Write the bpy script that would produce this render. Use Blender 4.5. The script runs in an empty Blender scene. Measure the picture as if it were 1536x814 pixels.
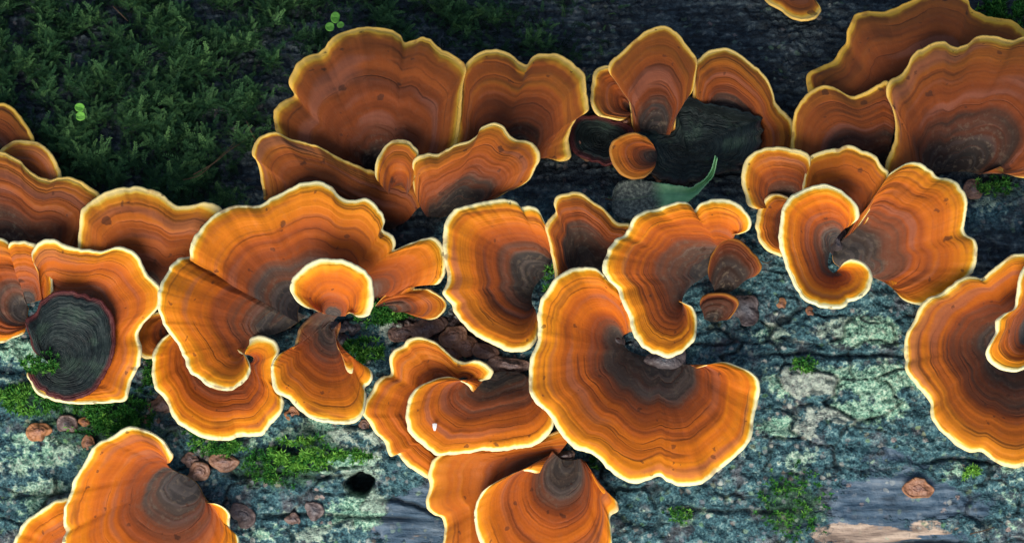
import bpy, math, random
import numpy as np

# ------------------------------------------------------------------ camera, sky, sun, exposure
S = 0.0002            # metres per unit of the working grid (0.2 mm)
H = 5000.0            # camera height above the crest of the log, working units (1 m)
sc = bpy.context.scene
col = sc.collection
cam_d = bpy.data.cameras.new('camera')
cam = bpy.data.objects.new('camera', cam_d)
col.objects.link(cam)
cam.location = (0, 0, H * S)
cam.rotation_euler = (0, 0, 0)
cam_d.sensor_width = 36.0
cam_d.lens = 36.0 * H / 1536.0
cam_d.clip_start = 0.05
cam_d.clip_end = 2000.0
sc.camera = cam

SUN_EL, SUN_AZ = 51.0, 198.0      # compass degrees of where the light comes from (180 = towards image bottom)
world = bpy.data.worlds.new('World')
sc.world = world
world.use_nodes = True
wn = world.node_tree
sky = wn.nodes.new('ShaderNodeTexSky')
sky.sky_type = 'NISHITA'
sky.sun_disc = False
sky.sun_elevation = math.radians(SUN_EL)
sky.sun_rotation = math.radians(SUN_AZ)
sky.air_density = 1.0
sky.dust_density = 3.0
wn.links.new(sky.outputs[0], wn.nodes['Background'].inputs[0])
wn.nodes['Background'].inputs[1].default_value = 0.056

sun_d = bpy.data.lights.new('sun', 'SUN')
sun_d.energy = 1.5
sun_d.angle = math.radians(38)
sun_d.color = (1.0, 0.95, 0.86)
sun = bpy.data.objects.new('sun', sun_d)
col.objects.link(sun)
sun.location = (0, -3, 3)
sun.rotation_euler = (math.radians(90 - SUN_EL), 0, math.radians(180 - SUN_AZ))

sc.view_settings.view_transform = 'Standard'
sc.view_settings.look = 'None'
sc.view_settings.gamma = 1.0
sc.view_settings.use_curve_mapping = False
sc.view_settings.exposure = 1.2

rng = np.random.default_rng(7)
random.seed(7)

# ------------------------------------------------------------------ numeric helpers
def _hash(ix, iy, seed):
    h = (ix.astype(np.int64) * 374761393 + iy.astype(np.int64) * 668265263 + seed * 974634777) & 0xffffffff
    h = ((h ^ (h >> 13)) * 1274126177) & 0xffffffff
    return ((h ^ (h >> 16)) & 0xffffff) / float(0xffffff)

def vnoise(x, y, seed=0):
    x = np.asarray(x, float); y = np.asarray(y, float)
    ix = np.floor(x); iy = np.floor(y); fx = x - ix; fy = y - iy
    fx = fx * fx * fx * (fx * (fx * 6 - 15) + 10); fy = fy * fy * fy * (fy * (fy * 6 - 15) + 10)
    a = _hash(ix, iy, seed); b = _hash(ix + 1, iy, seed); c = _hash(ix, iy + 1, seed); d = _hash(ix + 1, iy + 1, seed)
    return (a + (b - a) * fx) * (1 - fy) + (c + (d - c) * fx) * fy

def fbm(x, y, seed=0, octaves=4, gain=0.5):
    s = 0; amp = 1.0; tot = 0
    for k in range(octaves):
        s = s + amp * vnoise(x * 2 ** k + 13.7 * k, y * 2 ** k + 7.3 * k, seed + k * 31)
        tot += amp; amp *= gain
    return s / tot

def sstep(a, b, x):
    t = np.clip((x - a) / (b - a), 0, 1)
    return t * t * (3 - 2 * t)

R, YC = 1100.0, -330.0            # log radius and the y of its crest

def zlog(x, y):
    d = np.clip(np.asarray(y, float) - YC, -R * 0.995, R * 0.995)
    return np.sqrt(R * R - d * d) - R + 22 * (fbm(np.asarray(x) / 260.0 + 5, np.asarray(y) / 200.0 + 5, 3, 3) - 0.5)

def place(px, py, lift):
    """photo coordinates and height above the log -> point of the working grid"""
    px = np.asarray(px, float); py = np.asarray(py, float)
    bx, by = px - 768.0, 407.0 - py
    x, y = bx.copy(), by.copy()
    for _ in range(6):
        z = zlog(x, y) + lift
        k = (H - z) / H
        x, y = bx * k, by * k
    return np.stack([x, y, zlog(x, y) + lift], -1)

def pts(s):
    return np.array([[float(a) for a in w.split(',')] for w in s.split()])

def spline(P, n, closed=False):
    P = np.asarray(P, float)
    if len(P) == 1:
        return np.repeat(P, n, 0)
    if closed:
        Q = np.vstack([P[-1], P, P[0], P[1]])
    else:
        Q = np.vstack([2 * P[0] - P[1], P, 2 * P[-1] - P[-2]])
    out = []
    for k in range(1, len(Q) - 2):
        t = np.linspace(0, 1, 12, endpoint=False)[:, None]
        p0, p1, p2, p3 = Q[k - 1], Q[k], Q[k + 1], Q[k + 2]
        out.append(0.5 * (2 * p1 + (p2 - p0) * t + (2 * p0 - 5 * p1 + 4 * p2 - p3) * t * t + (3 * p1 - p0 - 3 * p2 + p3) * t ** 3))
    C = np.vstack(out + [Q[-2][None]])
    L = np.concatenate([[0], np.cumsum(np.linalg.norm(np.diff(C, axis=0), axis=1))])
    q = np.linspace(0, L[-1], n + 1)[:-1] if closed else np.linspace(0, L[-1], n)
    return np.stack([np.interp(q, L, C[:, 0]), np.interp(q, L, C[:, 1])], -1)

# ------------------------------------------------------------------ object helpers
def new_mesh(name, V, F, attrs=None, normals=None, smooth=True):
    V = np.ascontiguousarray(V, dtype=np.float32); F = np.ascontiguousarray(F, dtype=np.int32)
    me = bpy.data.meshes.new(name)
    me.vertices.add(len(V)); me.vertices.foreach_set('co', V.ravel())
    k = F.shape[1]
    me.loops.add(F.size); me.loops.foreach_set('vertex_index', F.ravel())
    me.polygons.add(len(F))
    me.polygons.foreach_set('loop_start', np.arange(0, F.size, k, dtype=np.int32))
    me.polygons.foreach_set('loop_total', np.full(len(F), k, dtype=np.int32))
    me.update(calc_edges=True)
    me.polygons.foreach_set('use_smooth', np.full(len(F), smooth))
    for n, a in (attrs or {}).items():
        at = me.attributes.new(n, 'FLOAT', 'POINT')
        at.data.foreach_set('value', np.ascontiguousarray(np.broadcast_to(a, (len(V),)), dtype=np.float32))
    me.validate()
    if normals is not None and len(me.vertices) == len(V):
        me.normals_split_custom_set_from_vertices(np.asarray(normals, dtype=np.float32))
    return me

def link(name, me, mat, parent=None, loc=(0, 0, 0)):
    o = bpy.data.objects.new(name, me)
    col.objects.link(o)
    if mat: me.materials.append(mat)
    o.parent = parent
    o.location = loc
    return o

def tag(o, label, cat=None, group=None, kind=None):
    o['label'] = label
    if cat: o['category'] = cat
    if group: o['group'] = group
    if kind: o['kind'] = kind
    return o

def empty(name, loc):
    o = bpy.data.objects.new(name, None)
    o.empty_display_size = 0.01
    col.objects.link(o)
    o.location = loc
    return o

# ------------------------------------------------------------------ node helpers
class NT:
    def __init__(self, name, rough=0.6, spec=0.3):
        self.m = bpy.data.materials.new(name); self.m.use_nodes = True
        self.t = self.m.node_tree
        self.b = self.t.nodes['Principled BSDF']
        self.b.inputs['Roughness'].default_value = rough
        self.b.inputs['Specular IOR Level'].default_value = spec
        self.tc = self.t.nodes.new('ShaderNodeTexCoord')
    def put(self, sock, v):
        if hasattr(v, 'is_output') or isinstance(v, bpy.types.NodeSocket): self.t.links.new(v, sock)
        elif isinstance(v, tuple) and len(v) == 3 and sock.type == 'RGBA': sock.default_value = (*v, 1)
        else: sock.default_value = v
    def attr(self, n):
        a = self.t.nodes.new('ShaderNodeAttribute'); a.attribute_name = n
        return a.outputs['Fac']
    def math(self, op, a, b=0.0, c=None, clamp=False):
        n = self.t.nodes.new('ShaderNodeMath'); n.operation = op; n.use_clamp = clamp
        self.put(n.inputs[0], a); self.put(n.inputs[1], b)
        if c is not None: self.put(n.inputs[2], c)
        return n.outputs[0]
    def rng(self, v, a, b, c=0.0, d=1.0):
        n = self.t.nodes.new('ShaderNodeMapRange'); n.interpolation_type = 'SMOOTHSTEP'
        self.put(n.inputs[0], v)
        for k, q in zip((1, 2, 3, 4), (a, b, c, d)): self.put(n.inputs[k], q)
        return n.outputs[0]
    def mix(self, f, a, b, mode='MIX'):
        n = self.t.nodes.new('ShaderNodeMix'); n.data_type = 'RGBA'; n.blend_type = mode
        self.put(n.inputs[0], f); self.put(n.inputs[6], a); self.put(n.inputs[7], b)
        return n.outputs[2]
    def xyz(self, x, y, z):
        n = self.t.nodes.new('ShaderNodeCombineXYZ')
        for k, v in enumerate((x, y, z)): self.put(n.inputs[k], v)
        return n.outputs[0]
    def scaled(self, v, s):
        n = self.t.nodes.new('ShaderNodeVectorMath'); n.operation = 'MULTIPLY'
        self.put(n.inputs[0], v); n.inputs[1].default_value = s
        return n.outputs[0]
    def math_vec(self, a, b, k):
        n = self.t.nodes.new('ShaderNodeVectorMath'); n.operation = 'MULTIPLY_ADD'
        self.put(n.inputs[0], b); n.inputs[1].default_value = (k, k, k); self.put(n.inputs[2], a)
        return n.outputs[0]
    def noise(self, vec, scale, detail=3.0, rough=0.5, out=0, dist=0.0):
        n = self.t.nodes.new('ShaderNodeTexNoise')
        self.put(n.inputs['Vector'], vec); n.inputs['Scale'].default_value = scale
        n.inputs['Detail'].default_value = detail; n.inputs['Roughness'].default_value = rough
        n.inputs['Distortion'].default_value = dist
        return n.outputs[out]
    def voro(self, vec, scale, feature='F1', out='Distance'):
        n = self.t.nodes.new('ShaderNodeTexVoronoi'); n.feature = feature
        self.put(n.inputs['Vector'], vec); n.inputs['Scale'].default_value = scale
        return n.outputs[out]
    def ramp(self, f, stops):
        n = self.t.nodes.new('ShaderNodeValToRGB'); e = n.color_ramp.elements
        while len(e) < len(stops): e.new(0.5)
        for k, (p, c) in enumerate(stops): e[k].position = p; e[k].color = (*c, 1)
        self.put(n.inputs[0], f)
        return n.outputs[0]
    def bump(self, h, strength, dist, prev=None):
        n = self.t.nodes.new('ShaderNodeBump')
        n.inputs['Strength'].default_value = strength; n.inputs['Distance'].default_value = dist
        self.put(n.inputs['Height'], h)
        if prev is not None: self.put(n.inputs['Normal'], prev)
        return n.outputs[0]
    def done(self, color, normal=None, rough=None):
        self.put(self.b.inputs['Base Color'], color)
        if normal is not None: self.put(self.b.inputs['Normal'], normal)
        if rough is not None: self.put(self.b.inputs['Roughness'], rough)
        return self.m

# ------------------------------------------------------------------ materials
def mat_fungus():
    n = NT('bracket cap', 0.6, 0.11)
    n.b.inputs['Sheen Weight'].default_value = 0.08
    u, d, t, seed, age, rim = (n.attr(k) for k in ('u', 'd', 'tt', 'seed', 'age', 'rim'))
    pos = n.tc.outputs['Object']
    low = n.noise(pos, 55, 2)
    mid = n.noise(pos, 230, 3)
    uw = n.math('ADD', u, n.math('MULTIPLY', n.math('SUBTRACT', low, 0.5), 0.09))
    uw = n.math('ADD', uw, n.math('MULTIPLY', n.math('SUBTRACT', mid, 0.5), 0.012))
    s1 = n.math('MULTIPLY', seed, 37.0)
    b1 = n.noise(n.xyz(n.math('MULTIPLY', uw, 7.5), n.math('MULTIPLY', t, 0.0018), s1), 1.0, 1, 0.5)
    b2 = n.noise(n.xyz(n.math('MULTIPLY', uw, 22.0), n.math('MULTIPLY', t, 0.003), n.math('ADD', s1, 9.0)), 1.0, 1, 0.5)
    fib = n.noise(n.xyz(n.math('MULTIPLY', t, 0.22), n.math('MULTIPLY', u, 7.0), s1), 1.0, 3, 0.6)
    k = n.math('ADD', uw, n.math('MULTIPLY', n.math('SUBTRACT', b1, 0.5), 0.62))
    k = n.math('ADD', k, n.math('MULTIPLY', n.math('SUBTRACT', b2, 0.5), 0.20))
    k = n.math('ADD', k, n.math('MULTIPLY', n.math('SUBTRACT', fib, 0.5), 0.05))
    young = n.ramp(k, [(0.0, (0.055, 0.047, 0.043)), (0.14, (0.085, 0.058, 0.044)), (0.27, (0.18, 0.060, 0.028)),
                       (0.40, (0.30, 0.064, 0.014)), (0.56, (0.45, 0.096, 0.010)), (0.77, (0.64, 0.155, 0.008)), (1.0, (0.80, 0.255, 0.010))])
    old = n.ramp(k, [(0.0, (0.018, 0.014, 0.012)), (0.20, (0.040, 0.019, 0.012)), (0.38, (0.120, 0.030, 0.010)),
                     (0.58, (0.180, 0.043, 0.012)), (0.80, (0.230, 0.058, 0.014)), (1.0, (0.29, 0.086, 0.015))])  # brown of older caps, with part of the upper group's shade put in
    c = n.mix(age, young, old)
    # dull lilac zones: sky sheen put into the pigment
    lilac_sheen = n.noise(n.xyz(n.math('MULTIPLY', uw, 7.0), n.math('MULTIPLY', t, 0.0035), n.math('ADD', s1, 21.0)), 1.0, 1)
    c = n.mix(n.math('MULTIPLY', n.rng(lilac_sheen, 0.56, 0.70), n.math('MULTIPLY', n.rng(u, 0.25, 0.45), 0.42)), c, (0.27, 0.105, 0.070))
    # ashy rings of the old base
    ash = n.math('MULTIPLY', n.rng(b2, 0.46, 0.62), n.rng(u, 0.14, 0.36, 0.36, 0.0))
    c = n.mix(ash, c, n.mix(age, (0.150, 0.125, 0.112), (0.055, 0.048, 0.044)))
    dus = n.math('MULTIPLY', n.rng(n.noise(pos, 600, 3, .6), 0.52, 0.66), n.rng(u, 0.10, 0.40, 0.35, 0.06))
    c = n.mix(dus, c, (0.20, 0.15, 0.10))
    # thin dark growth lines
    ln = n.noise(n.xyz(n.math('MULTIPLY', uw, 6.0), n.math('MULTIPLY', t, 0.0015), n.math('ADD', s1, 33.0)), 1.0, 1)
    line = n.math('MULTIPLY', n.rng(n.math('ABSOLUTE', n.math('SUBTRACT', ln, 0.5)), 0.0, 0.038, 1.0, 0.0), n.rng(low, 0.40, 0.56, 0.1, 1.0))
    c = n.mix(n.math('MULTIPLY', line, 0.48), c, (0.11, 0.030, 0.012))
    # margin by its width in grid units
    dn = n.math('ADD', d, n.math('MULTIPLY', n.math('SUBTRACT', mid, 0.5), 5.0))
    rv = n.noise(n.xyz(n.math('MULTIPLY', t, 0.022), s1, 4.0), 1.0, 2)
    rimw = n.math('MULTIPLY', rim, n.rng(rv, 0.28, 0.72, 0.36, 0.92))
    dr = n.math('DIVIDE', dn, rimw)
    c = n.mix(n.math('MULTIPLY', n.rng(dr, 1.0, n.math('SUBTRACT', 3.0, n.math('MULTIPLY', age, 1.2)), 1.0, 0.0), n.math('MULTIPLY', n.attr('rimfac'), 0.8)), c, n.mix(age, (0.90, 0.36, 0.010), (0.55, 0.21, 0.020)))
    c = n.mix(n.math('MULTIPLY', n.attr('rimfac'), n.rng(dr, 0.65, 1.15, 1.0, 0.0)), c, n.mix(age, (0.95, 0.66, 0.10), (0.88, 0.47, 0.035)))
    c = n.mix(n.math('MULTIPLY', n.rng(dr, 0.10, 0.85, 1.0, 0.0), n.math('MULTIPLY', n.attr('rimfac'), n.math('SUBTRACT', 1.0, n.math('MULTIPLY', age, 0.92)))), c, (0.97, 0.89, 0.50))
    worn = n.math('MULTIPLY', n.rng(n.noise(pos, 130, 3, .6), 0.58, 0.68), n.rng(dr, 0.2, 2.2, 1.0, 0.0))
    c = n.mix(n.math('MULTIPLY', worn, 0.55), c, (0.36, 0.14, 0.03))
    # specks and scars
    wpos = n.math_vec(pos, n.noise(pos, 420, 2, .5, 1), 0.0030)
    def specks(scale, size, share, k):
        v = n.t.nodes.new('ShaderNodeTexVoronoi'); n.put(v.inputs['Vector'], wpos); v.inputs['Scale'].default_value = scale
        sp = n.t.nodes.new('ShaderNodeSeparateColor'); n.put(sp.inputs[0], v.outputs['Color'])
        rad = n.math('MULTIPLY', n.rng(sp.outputs[0], 1 - share, 1.0), size)
        return n.math('MULTIPLY', n.rng(n.math('SUBTRACT', v.outputs['Distance'], rad), -0.03, 0.05, 1.0, 0.0), n.math('MULTIPLY', n.rng(sp.outputs[0], 1 - share, 1 - share + .05), k))
    c = n.mix(specks(170, 0.20, .20, .7), c, (0.050, 0.020, 0.012))
    c = n.mix(specks(420, 0.28, .14, .6), c, (0.07, 0.026, 0.014))
    c = n.mix(specks(75, 0.075, .22, .7), c, (0.045, 0.022, 0.016))
    h = n.math('ADD', n.math('MULTIPLY', b2, 0.55), n.math('ADD', n.math('MULTIPLY', b1, 1.2), n.math('MULTIPLY', fib, 0.12)))
    h = n.math('SUBTRACT', h, n.math('MULTIPLY', line, 0.25))
    nb = n.bump(h, 0.5, 0.0010)
    nb = n.bump(n.noise(pos, 900, 2), 0.16, 0.0004, nb)
    return n.done(c, nb, n.rng(b1, 0.3, 0.7, 0.72, 0.48))

def mat_pore():
    n = NT('pore surface', 0.8, 0.15)
    pos = n.tc.outputs['Object']
    c = n.mix(n.noise(pos, 160, 3), (0.30, 0.15, 0.05), (0.46, 0.27, 0.10))
    return n.done(c, n.bump(n.voro(pos, 1500), 0.4, 0.0003))

def mat_oldcap():
    n = NT('blackened old cap', 0.6, 0.3)
    u, d, t = n.attr('u'), n.attr('d'), n.attr('tt')
    pos = n.tc.outputs['Object']
    mid = n.noise(pos, 200, 4)
    uw = n.math('ADD', u, n.math('MULTIPLY', n.math('SUBTRACT', n.noise(pos, 90, 4), 0.5), 0.22))
    ring = n.noise(n.xyz(n.math('MULTIPLY', uw, 13.0), n.math('MULTIPLY', t, 0.006), 3.0), 1.0, 3, 0.7)
    c = n.ramp(n.math('ADD', n.math('MULTIPLY', ring, 0.5), n.math('MULTIPLY', mid, 0.55)),
               [(0.38, (0.003, 0.006, 0.006)), (0.53, (0.010, 0.019, 0.019)), (0.66, (0.026, 0.040, 0.037)), (0.8, (0.10, 0.12, 0.10))])
    c = n.mix(n.math('MULTIPLY', n.rng(n.noise(pos, 150, 5, .65), 0.50, 0.66), 0.45), c, (0.045, 0.085, 0.055))
    edge = n.rng(n.math('ADD', d, n.math('MULTIPLY', mid, 5.0)), 3.0, 9.0, 1.0, 0.0)
    c = n.mix(n.math('MULTIPLY', edge, n.attr('rimfac')), c, (0.10, 0.022, 0.020))
    nb = n.bump(ring, 1.0, 0.0022)
    nb = n.bump(n.noise(pos, 700, 3), 0.35, 0.0006, nb)
    return n.done(c, nb)

def mat_button():
    n = NT('fungus button', 0.45, 0.35)
    pos = n.tc.outputs['Object']; u = n.attr('u'); d = n.attr('d'); tint = n.attr('tint'); s = n.attr('seed')
    nz = n.noise(pos, 260, 3)
    ring = n.noise(n.xyz(n.math('MULTIPLY', n.math('ADD', u, n.math('MULTIPLY', nz, 0.5)), 4.0), 0.0, n.math('MULTIPLY', s, 31.0)), 1.0, 2)
    warm = n.ramp(n.math('ADD', n.math('MULTIPLY', u, 0.6), n.math('MULTIPLY', ring, 0.4)), [(0.1, (0.24, 0.13, 0.105)), (0.45, (0.30, 0.135, 0.085)), (0.8, (0.40, 0.17, 0.07)), (1.0, (0.60, 0.32, 0.12))])
    cool = n.ramp(n.math('ADD', n.math('MULTIPLY', u, 0.5), n.math('MULTIPLY', ring, 0.5)), [(0.1, (0.13, 0.15, 0.175)), (0.5, (0.13, 0.125, 0.135)), (0.85, (0.11, 0.08, 0.075)), (1.0, (0.18, 0.10, 0.07))])
    c = n.mix(tint, cool, warm)
    c = n.mix(n.math('MULTIPLY', n.rng(nz, 0.5, 0.68), 0.5), c, (0.05, 0.028, 0.024))
    nb = n.bump(n.math('ADD', n.math('MULTIPLY', ring, .3), n.math('MULTIPLY', nz, 1.6)), 0.7, 0.002)
    return n.done(c, nb)

def mat_bark():
    n = NT('weathered bark', 0.62, 0.35)
    pos = n.tc.outputs['Object']
    lich, wood, tan, alg, dark, pr, crack, brown = (n.attr(k) for k in ('lichen', 'wood', 'tan', 'algae', 'dark', 'prand', 'crack', 'brown'))
    gpos = n.scaled(pos, (0.16, 1.0, 0.6))
    fine = n.noise(pos, 420, 5, 0.62)
    mid = n.noise(pos, 120, 4, 0.6)
    grain = n.noise(gpos, 420, 4, 0.6)
    vf = n.noise(pos, 1300, 3, 0.6)
    # wet grey-blue bark
    c = n.ramp(n.math('ADD', n.math('MULTIPLY', fine, 0.55), n.math('MULTIPLY', vf, 0.45)),
               [(0.38, (0.005, 0.020, 0.028)), (0.46, (0.022, 0.080, 0.100)), (0.53, (0.062, 0.165, 0.190)), (0.60, (0.17, 0.31, 0.31)), (0.69, (0.46, 0.58, 0.52))])
    c = n.mix(n.math('MULTIPLY', n.rng(mid, 0.50, 0.66), 0.6), c, n.ramp(fine, [(0.33, (0.03, 0.026, 0.03)), (0.6, (0.20, 0.17, 0.185)), (0.72, (0.36, 0.29, 0.28))]))
    # algae
    c = n.mix(n.math('MULTIPLY', n.rng(n.math('ADD', alg, n.math('MULTIPLY', n.math('SUBTRACT', fine, 0.5), 1.6)), 0.35, 0.75), 0.8), c,
              n.ramp(vf, [(0.35, (0.010, 0.030, 0.012)), (0.55, (0.035, 0.115, 0.045)), (0.72, (0.11, 0.23, 0.09))]))
    # brown, lumpy reddish crust
    c = n.mix(n.math('MULTIPLY', n.rng(n.math('ADD', brown, n.math('MULTIPLY', n.math('SUBTRACT', fine, 0.5), 1.2)), 0.3, 0.7), 0.9), c,
              n.ramp(vf, [(0.35, (0.028, 0.016, 0.016)), (0.55, (0.105, 0.055, 0.046)), (0.72, (0.20, 0.115, 0.09))]))
    # crumbs of lichen, algae and flaking bark
    vc = n.t.nodes.new('ShaderNodeTexVoronoi'); n.put(vc.inputs['Vector'], n.math_vec(pos, n.noise(pos, 700, 2, .5, 1), 0.0016)); vc.inputs['Scale'].default_value = 520
    sep = n.t.nodes.new('ShaderNodeSeparateColor'); n.put(sep.inputs[0], vc.outputs['Color'])
    crumb = n.math('MULTIPLY', n.rng(sep.outputs[0], 0.66, 0.80), n.rng(vc.outputs['Distance'], 0.30, 0.55, 1.0, 0.0))
    cc = n.ramp(sep.outputs[1], [(0.0, (0.34, 0.44, 0.36)), (0.30, (0.12, 0.28, 0.11)), (0.5, (0.40, 0.28, 0.25)), (0.7, (0.55, 0.58, 0.50)), (0.9, (0.17, 0.20, 0.23))])
    c = n.mix(n.math('MULTIPLY', crumb, n.rng(mid, 0.36, 0.56, 0.15, 0.85)), c, cc)
    # pale mint lichen
    lf = n.rng(n.math('ADD', lich, n.math('ADD', n.math('MULTIPLY', n.math('SUBTRACT', mid, 0.5), 1.5), n.math('MULTIPLY', n.math('SUBTRACT', fine, 0.5), 1.7))), 0.40, 0.66)
    lc = n.ramp(n.math('ADD', n.math('MULTIPLY', vf, 0.6), n.math('MULTIPLY', fine, 0.4)), [(0.39, (0.025, 0.085, 0.06)), (0.47, (0.17, 0.37, 0.26)), (0.55, (0.40, 0.63, 0.45)), (0.66, (0.78, 0.86, 0.66))])
    lc = n.mix(n.math('MULTIPLY', n.rng(pr, 0.55, 0.9), 0.5), lc, (0.52, 0.44, 0.42))
    c = n.mix(n.math('MULTIPLY', lf, 0.92), c, lc)
    # bare smooth wood
    wc = n.ramp(n.math('ADD', n.math('MULTIPLY', grain, 0.7), n.math('MULTIPLY', mid, 0.3)), [(0.32, (0.012, 0.030, 0.050)), (0.48, (0.050, 0.095, 0.145)), (0.60, (0.12, 0.17, 0.22)), (0.72, (0.26, 0.30, 0.32))])
    tc_ = n.ramp(grain, [(0.32, (0.10, 0.070, 0.055)), (0.5, (0.30, 0.22, 0.165)), (0.66, (0.52, 0.40, 0.30))])
    wc = n.mix(n.rng(n.math('ADD', tan, n.math('MULTIPLY', n.math('ADD', n.math('SUBTRACT', grain, 0.5), n.math('SUBTRACT', mid, 0.5)), 1.6)), 0.4, 0.6), wc, tc_)
    wf = n.rng(n.math('ADD', wood, n.math('ADD', n.math('MULTIPLY', n.math('SUBTRACT', n.noise(n.scaled(pos, (0.45, 1.0, 1.0)), 90, 4, .65), 0.5), 1.7), n.math('MULTIPLY', n.math('SUBTRACT', fine, 0.5), 0.8))), 0.40, 0.58)
    wc = n.mix(n.math('MULTIPLY', crumb, n.rng(mid, 0.36, 0.56, 0.05, 0.5)), wc, cc)
    c = n.mix(wf, c, wc)
    # dark rotten wood on the far flank
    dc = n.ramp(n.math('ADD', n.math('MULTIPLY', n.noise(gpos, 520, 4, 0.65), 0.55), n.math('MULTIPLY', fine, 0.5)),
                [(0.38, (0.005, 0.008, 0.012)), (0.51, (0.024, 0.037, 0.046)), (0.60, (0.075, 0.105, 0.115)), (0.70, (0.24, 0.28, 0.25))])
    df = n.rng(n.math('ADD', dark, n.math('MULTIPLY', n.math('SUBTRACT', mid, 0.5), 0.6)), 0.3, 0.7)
    dc = n.mix(n.math('MULTIPLY', crumb, n.rng(mid, 0.40, 0.60, 0.05, 0.45)), dc, cc)
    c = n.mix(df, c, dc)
    c = n.mix(n.math('MULTIPLY', crack, 0.75), c, (0.008, 0.010, 0.010))
    h = n.math('ADD', n.math('MULTIPLY', fine, 1.0), n.math('MULTIPLY', vf, 0.35))
    h = n.mix(n.math('MULTIPLY', wf, 0.8), h, n.math('MULTIPLY', grain, 0.45))
    nb = n.bump(h, 0.9, 0.0021)
    rg = n.math('ADD', n.rng(fine, 0.3, 0.7, 0.45, 0.75), n.math('MULTIPLY', lf, 0.15))
    return n.done(c, nb, rg)

def mat_moss(name, dark, mid, light, trans=0.0):
    n = NT(name, 0.6, 0.12)
    v = n.attr('v'); w = n.attr('w')
    c = n.ramp(v, [(0.0, dark), (0.55, mid), (1.0, light)])
    c = n.mix(n.math('MULTIPLY', w, 0.6), c, light)
    return n.done(c)

def mat_ground():
    n = NT('leaf litter soil', 0.9, 0.1)
    pos = n.tc.outputs['Object']
    c = n.ramp(n.noise(pos, 18, 6, 0.7), [(0.3, (0.015, 0.012, 0.009)), (0.5, (0.05, 0.035, 0.022)), (0.7, (0.10, 0.07, 0.04))])
    return n.done(c, n.bump(n.noise(pos, 40, 5), 0.8, 0.01))

M_CAP, M_PORE, M_OLD, M_BTN, M_BARK = mat_fungus(), mat_pore(), mat_oldcap(), mat_button(), mat_bark()
M_MOSS = mat_moss('feather moss', (0.004, 0.018, 0.010), (0.026, 0.085, 0.032), (0.13, 0.27, 0.085))
M_TUFT = mat_moss('bright cushion moss', (0.010, 0.060, 0.014), (0.040, 0.20, 0.034), (0.24, 0.52, 0.08))

# ------------------------------------------------------------------ ground and log
gz = (-2 * R + 40) * S
gx = np.array([-300, 300.0])
g = link('ground', new_mesh('ground', [(-300, -300, gz), (300, -300, gz), (300, 300, gz), (-300, 300, gz)], [[0, 1, 2, 3]]), mat_ground())
tag(g, 'dark forest floor of soil and leaf litter under the log', 'ground', kind='structure')

def blob(px, py, spec):
    m = np.zeros_like(px)
    for cx, cy, rx, ry, a in spec:
        m = np.maximum(m, a * np.exp(-(((px - cx) / rx) ** 2 + ((py - cy) / ry) ** 2) ** 1.3))
    return m

LICHEN = [(1290, 495, 70, 26, 1), (1220, 572, 80, 26, 1.05), (1310, 570, 90, 26, 1.0), (1270, 620, 70, 22, .95), (1340, 612, 40, 22, .8), (1180, 640, 60, 20, .8), (1195, 690, 34, 20, .7), (1160, 500, 50, 22, .6),
          (30, 525, 60, 30, .8), (20, 575, 50, 20, .55), (40, 690, 80, 35, .7), (60, 750, 70, 50, .7), (30, 660, 40, 16, .7), (95, 680, 40, 18, .6),
          (500, 650, 90, 30, .75), (560, 610, 35, 40, .7), (530, 690, 60, 30, .9), (545, 765, 60, 34, 1.1), (450, 800, 110, 20, .6), (590, 800, 26, 30, .7), (580, 500, 28, 22, .7), (410, 660, 50, 20, .5),
          (1440, 700, 60, 22, .45), (1520, 720, 40, 60, .4), (1480, 780, 60, 30, .35), (1060, 760, 80, 40, .30), (950, 780, 40, 30, .3), (1485, 310, 40, 26, .5), (1110, 660, 40, 25, .4)]
ALGAE = [(150, 640, 160, 70, .75), (60, 760, 120, 60, .45), (150, 615, 110, 40, .9), (60, 590, 70, 25, .9), (420, 700, 90, 40, .9), (330, 670, 60, 30, .7), (250, 740, 120, 60, .35), (1190, 760, 70, 50, .8), (1030, 770, 40, 20, .6), (560, 480, 60, 30, .6), (1210, 560, 40, 20, .6),
         (1500, 280, 50, 24, .7), (860, 75, 60, 26, .6), (1500, 35, 60, 26, .5), (900, 690, 40, 24, .6), (90, 800, 90, 30, .4), (460, 640, 50, 20, .5), (1320, 560, 60, 30, .25)]
WOOD = [(630, 770, 70, 70, .78), (1340, 745, 120, 60, .80), (1420, 695, 90, 24, .6), (1320, 800, 140, 34, .85), (1450, 760, 60, 30, .45)]
TAN = [(1290, 800, 110, 17, 1.1), (1400, 792, 60, 12, 1.0), (1250, 812, 90, 14, .9), (600, 800, 40, 18, .15)]
BROWN = [(690, 505, 55, 38, 1.1), (610, 490, 44, 26, .8), (740, 560, 60, 30, .7), (245, 605, 34, 26, .6), (310, 690, 44, 30, .6), (340, 760, 50, 34, .4), (1080, 440, 50, 20, .4), (640, 330, 50, 30, .5)]

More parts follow.
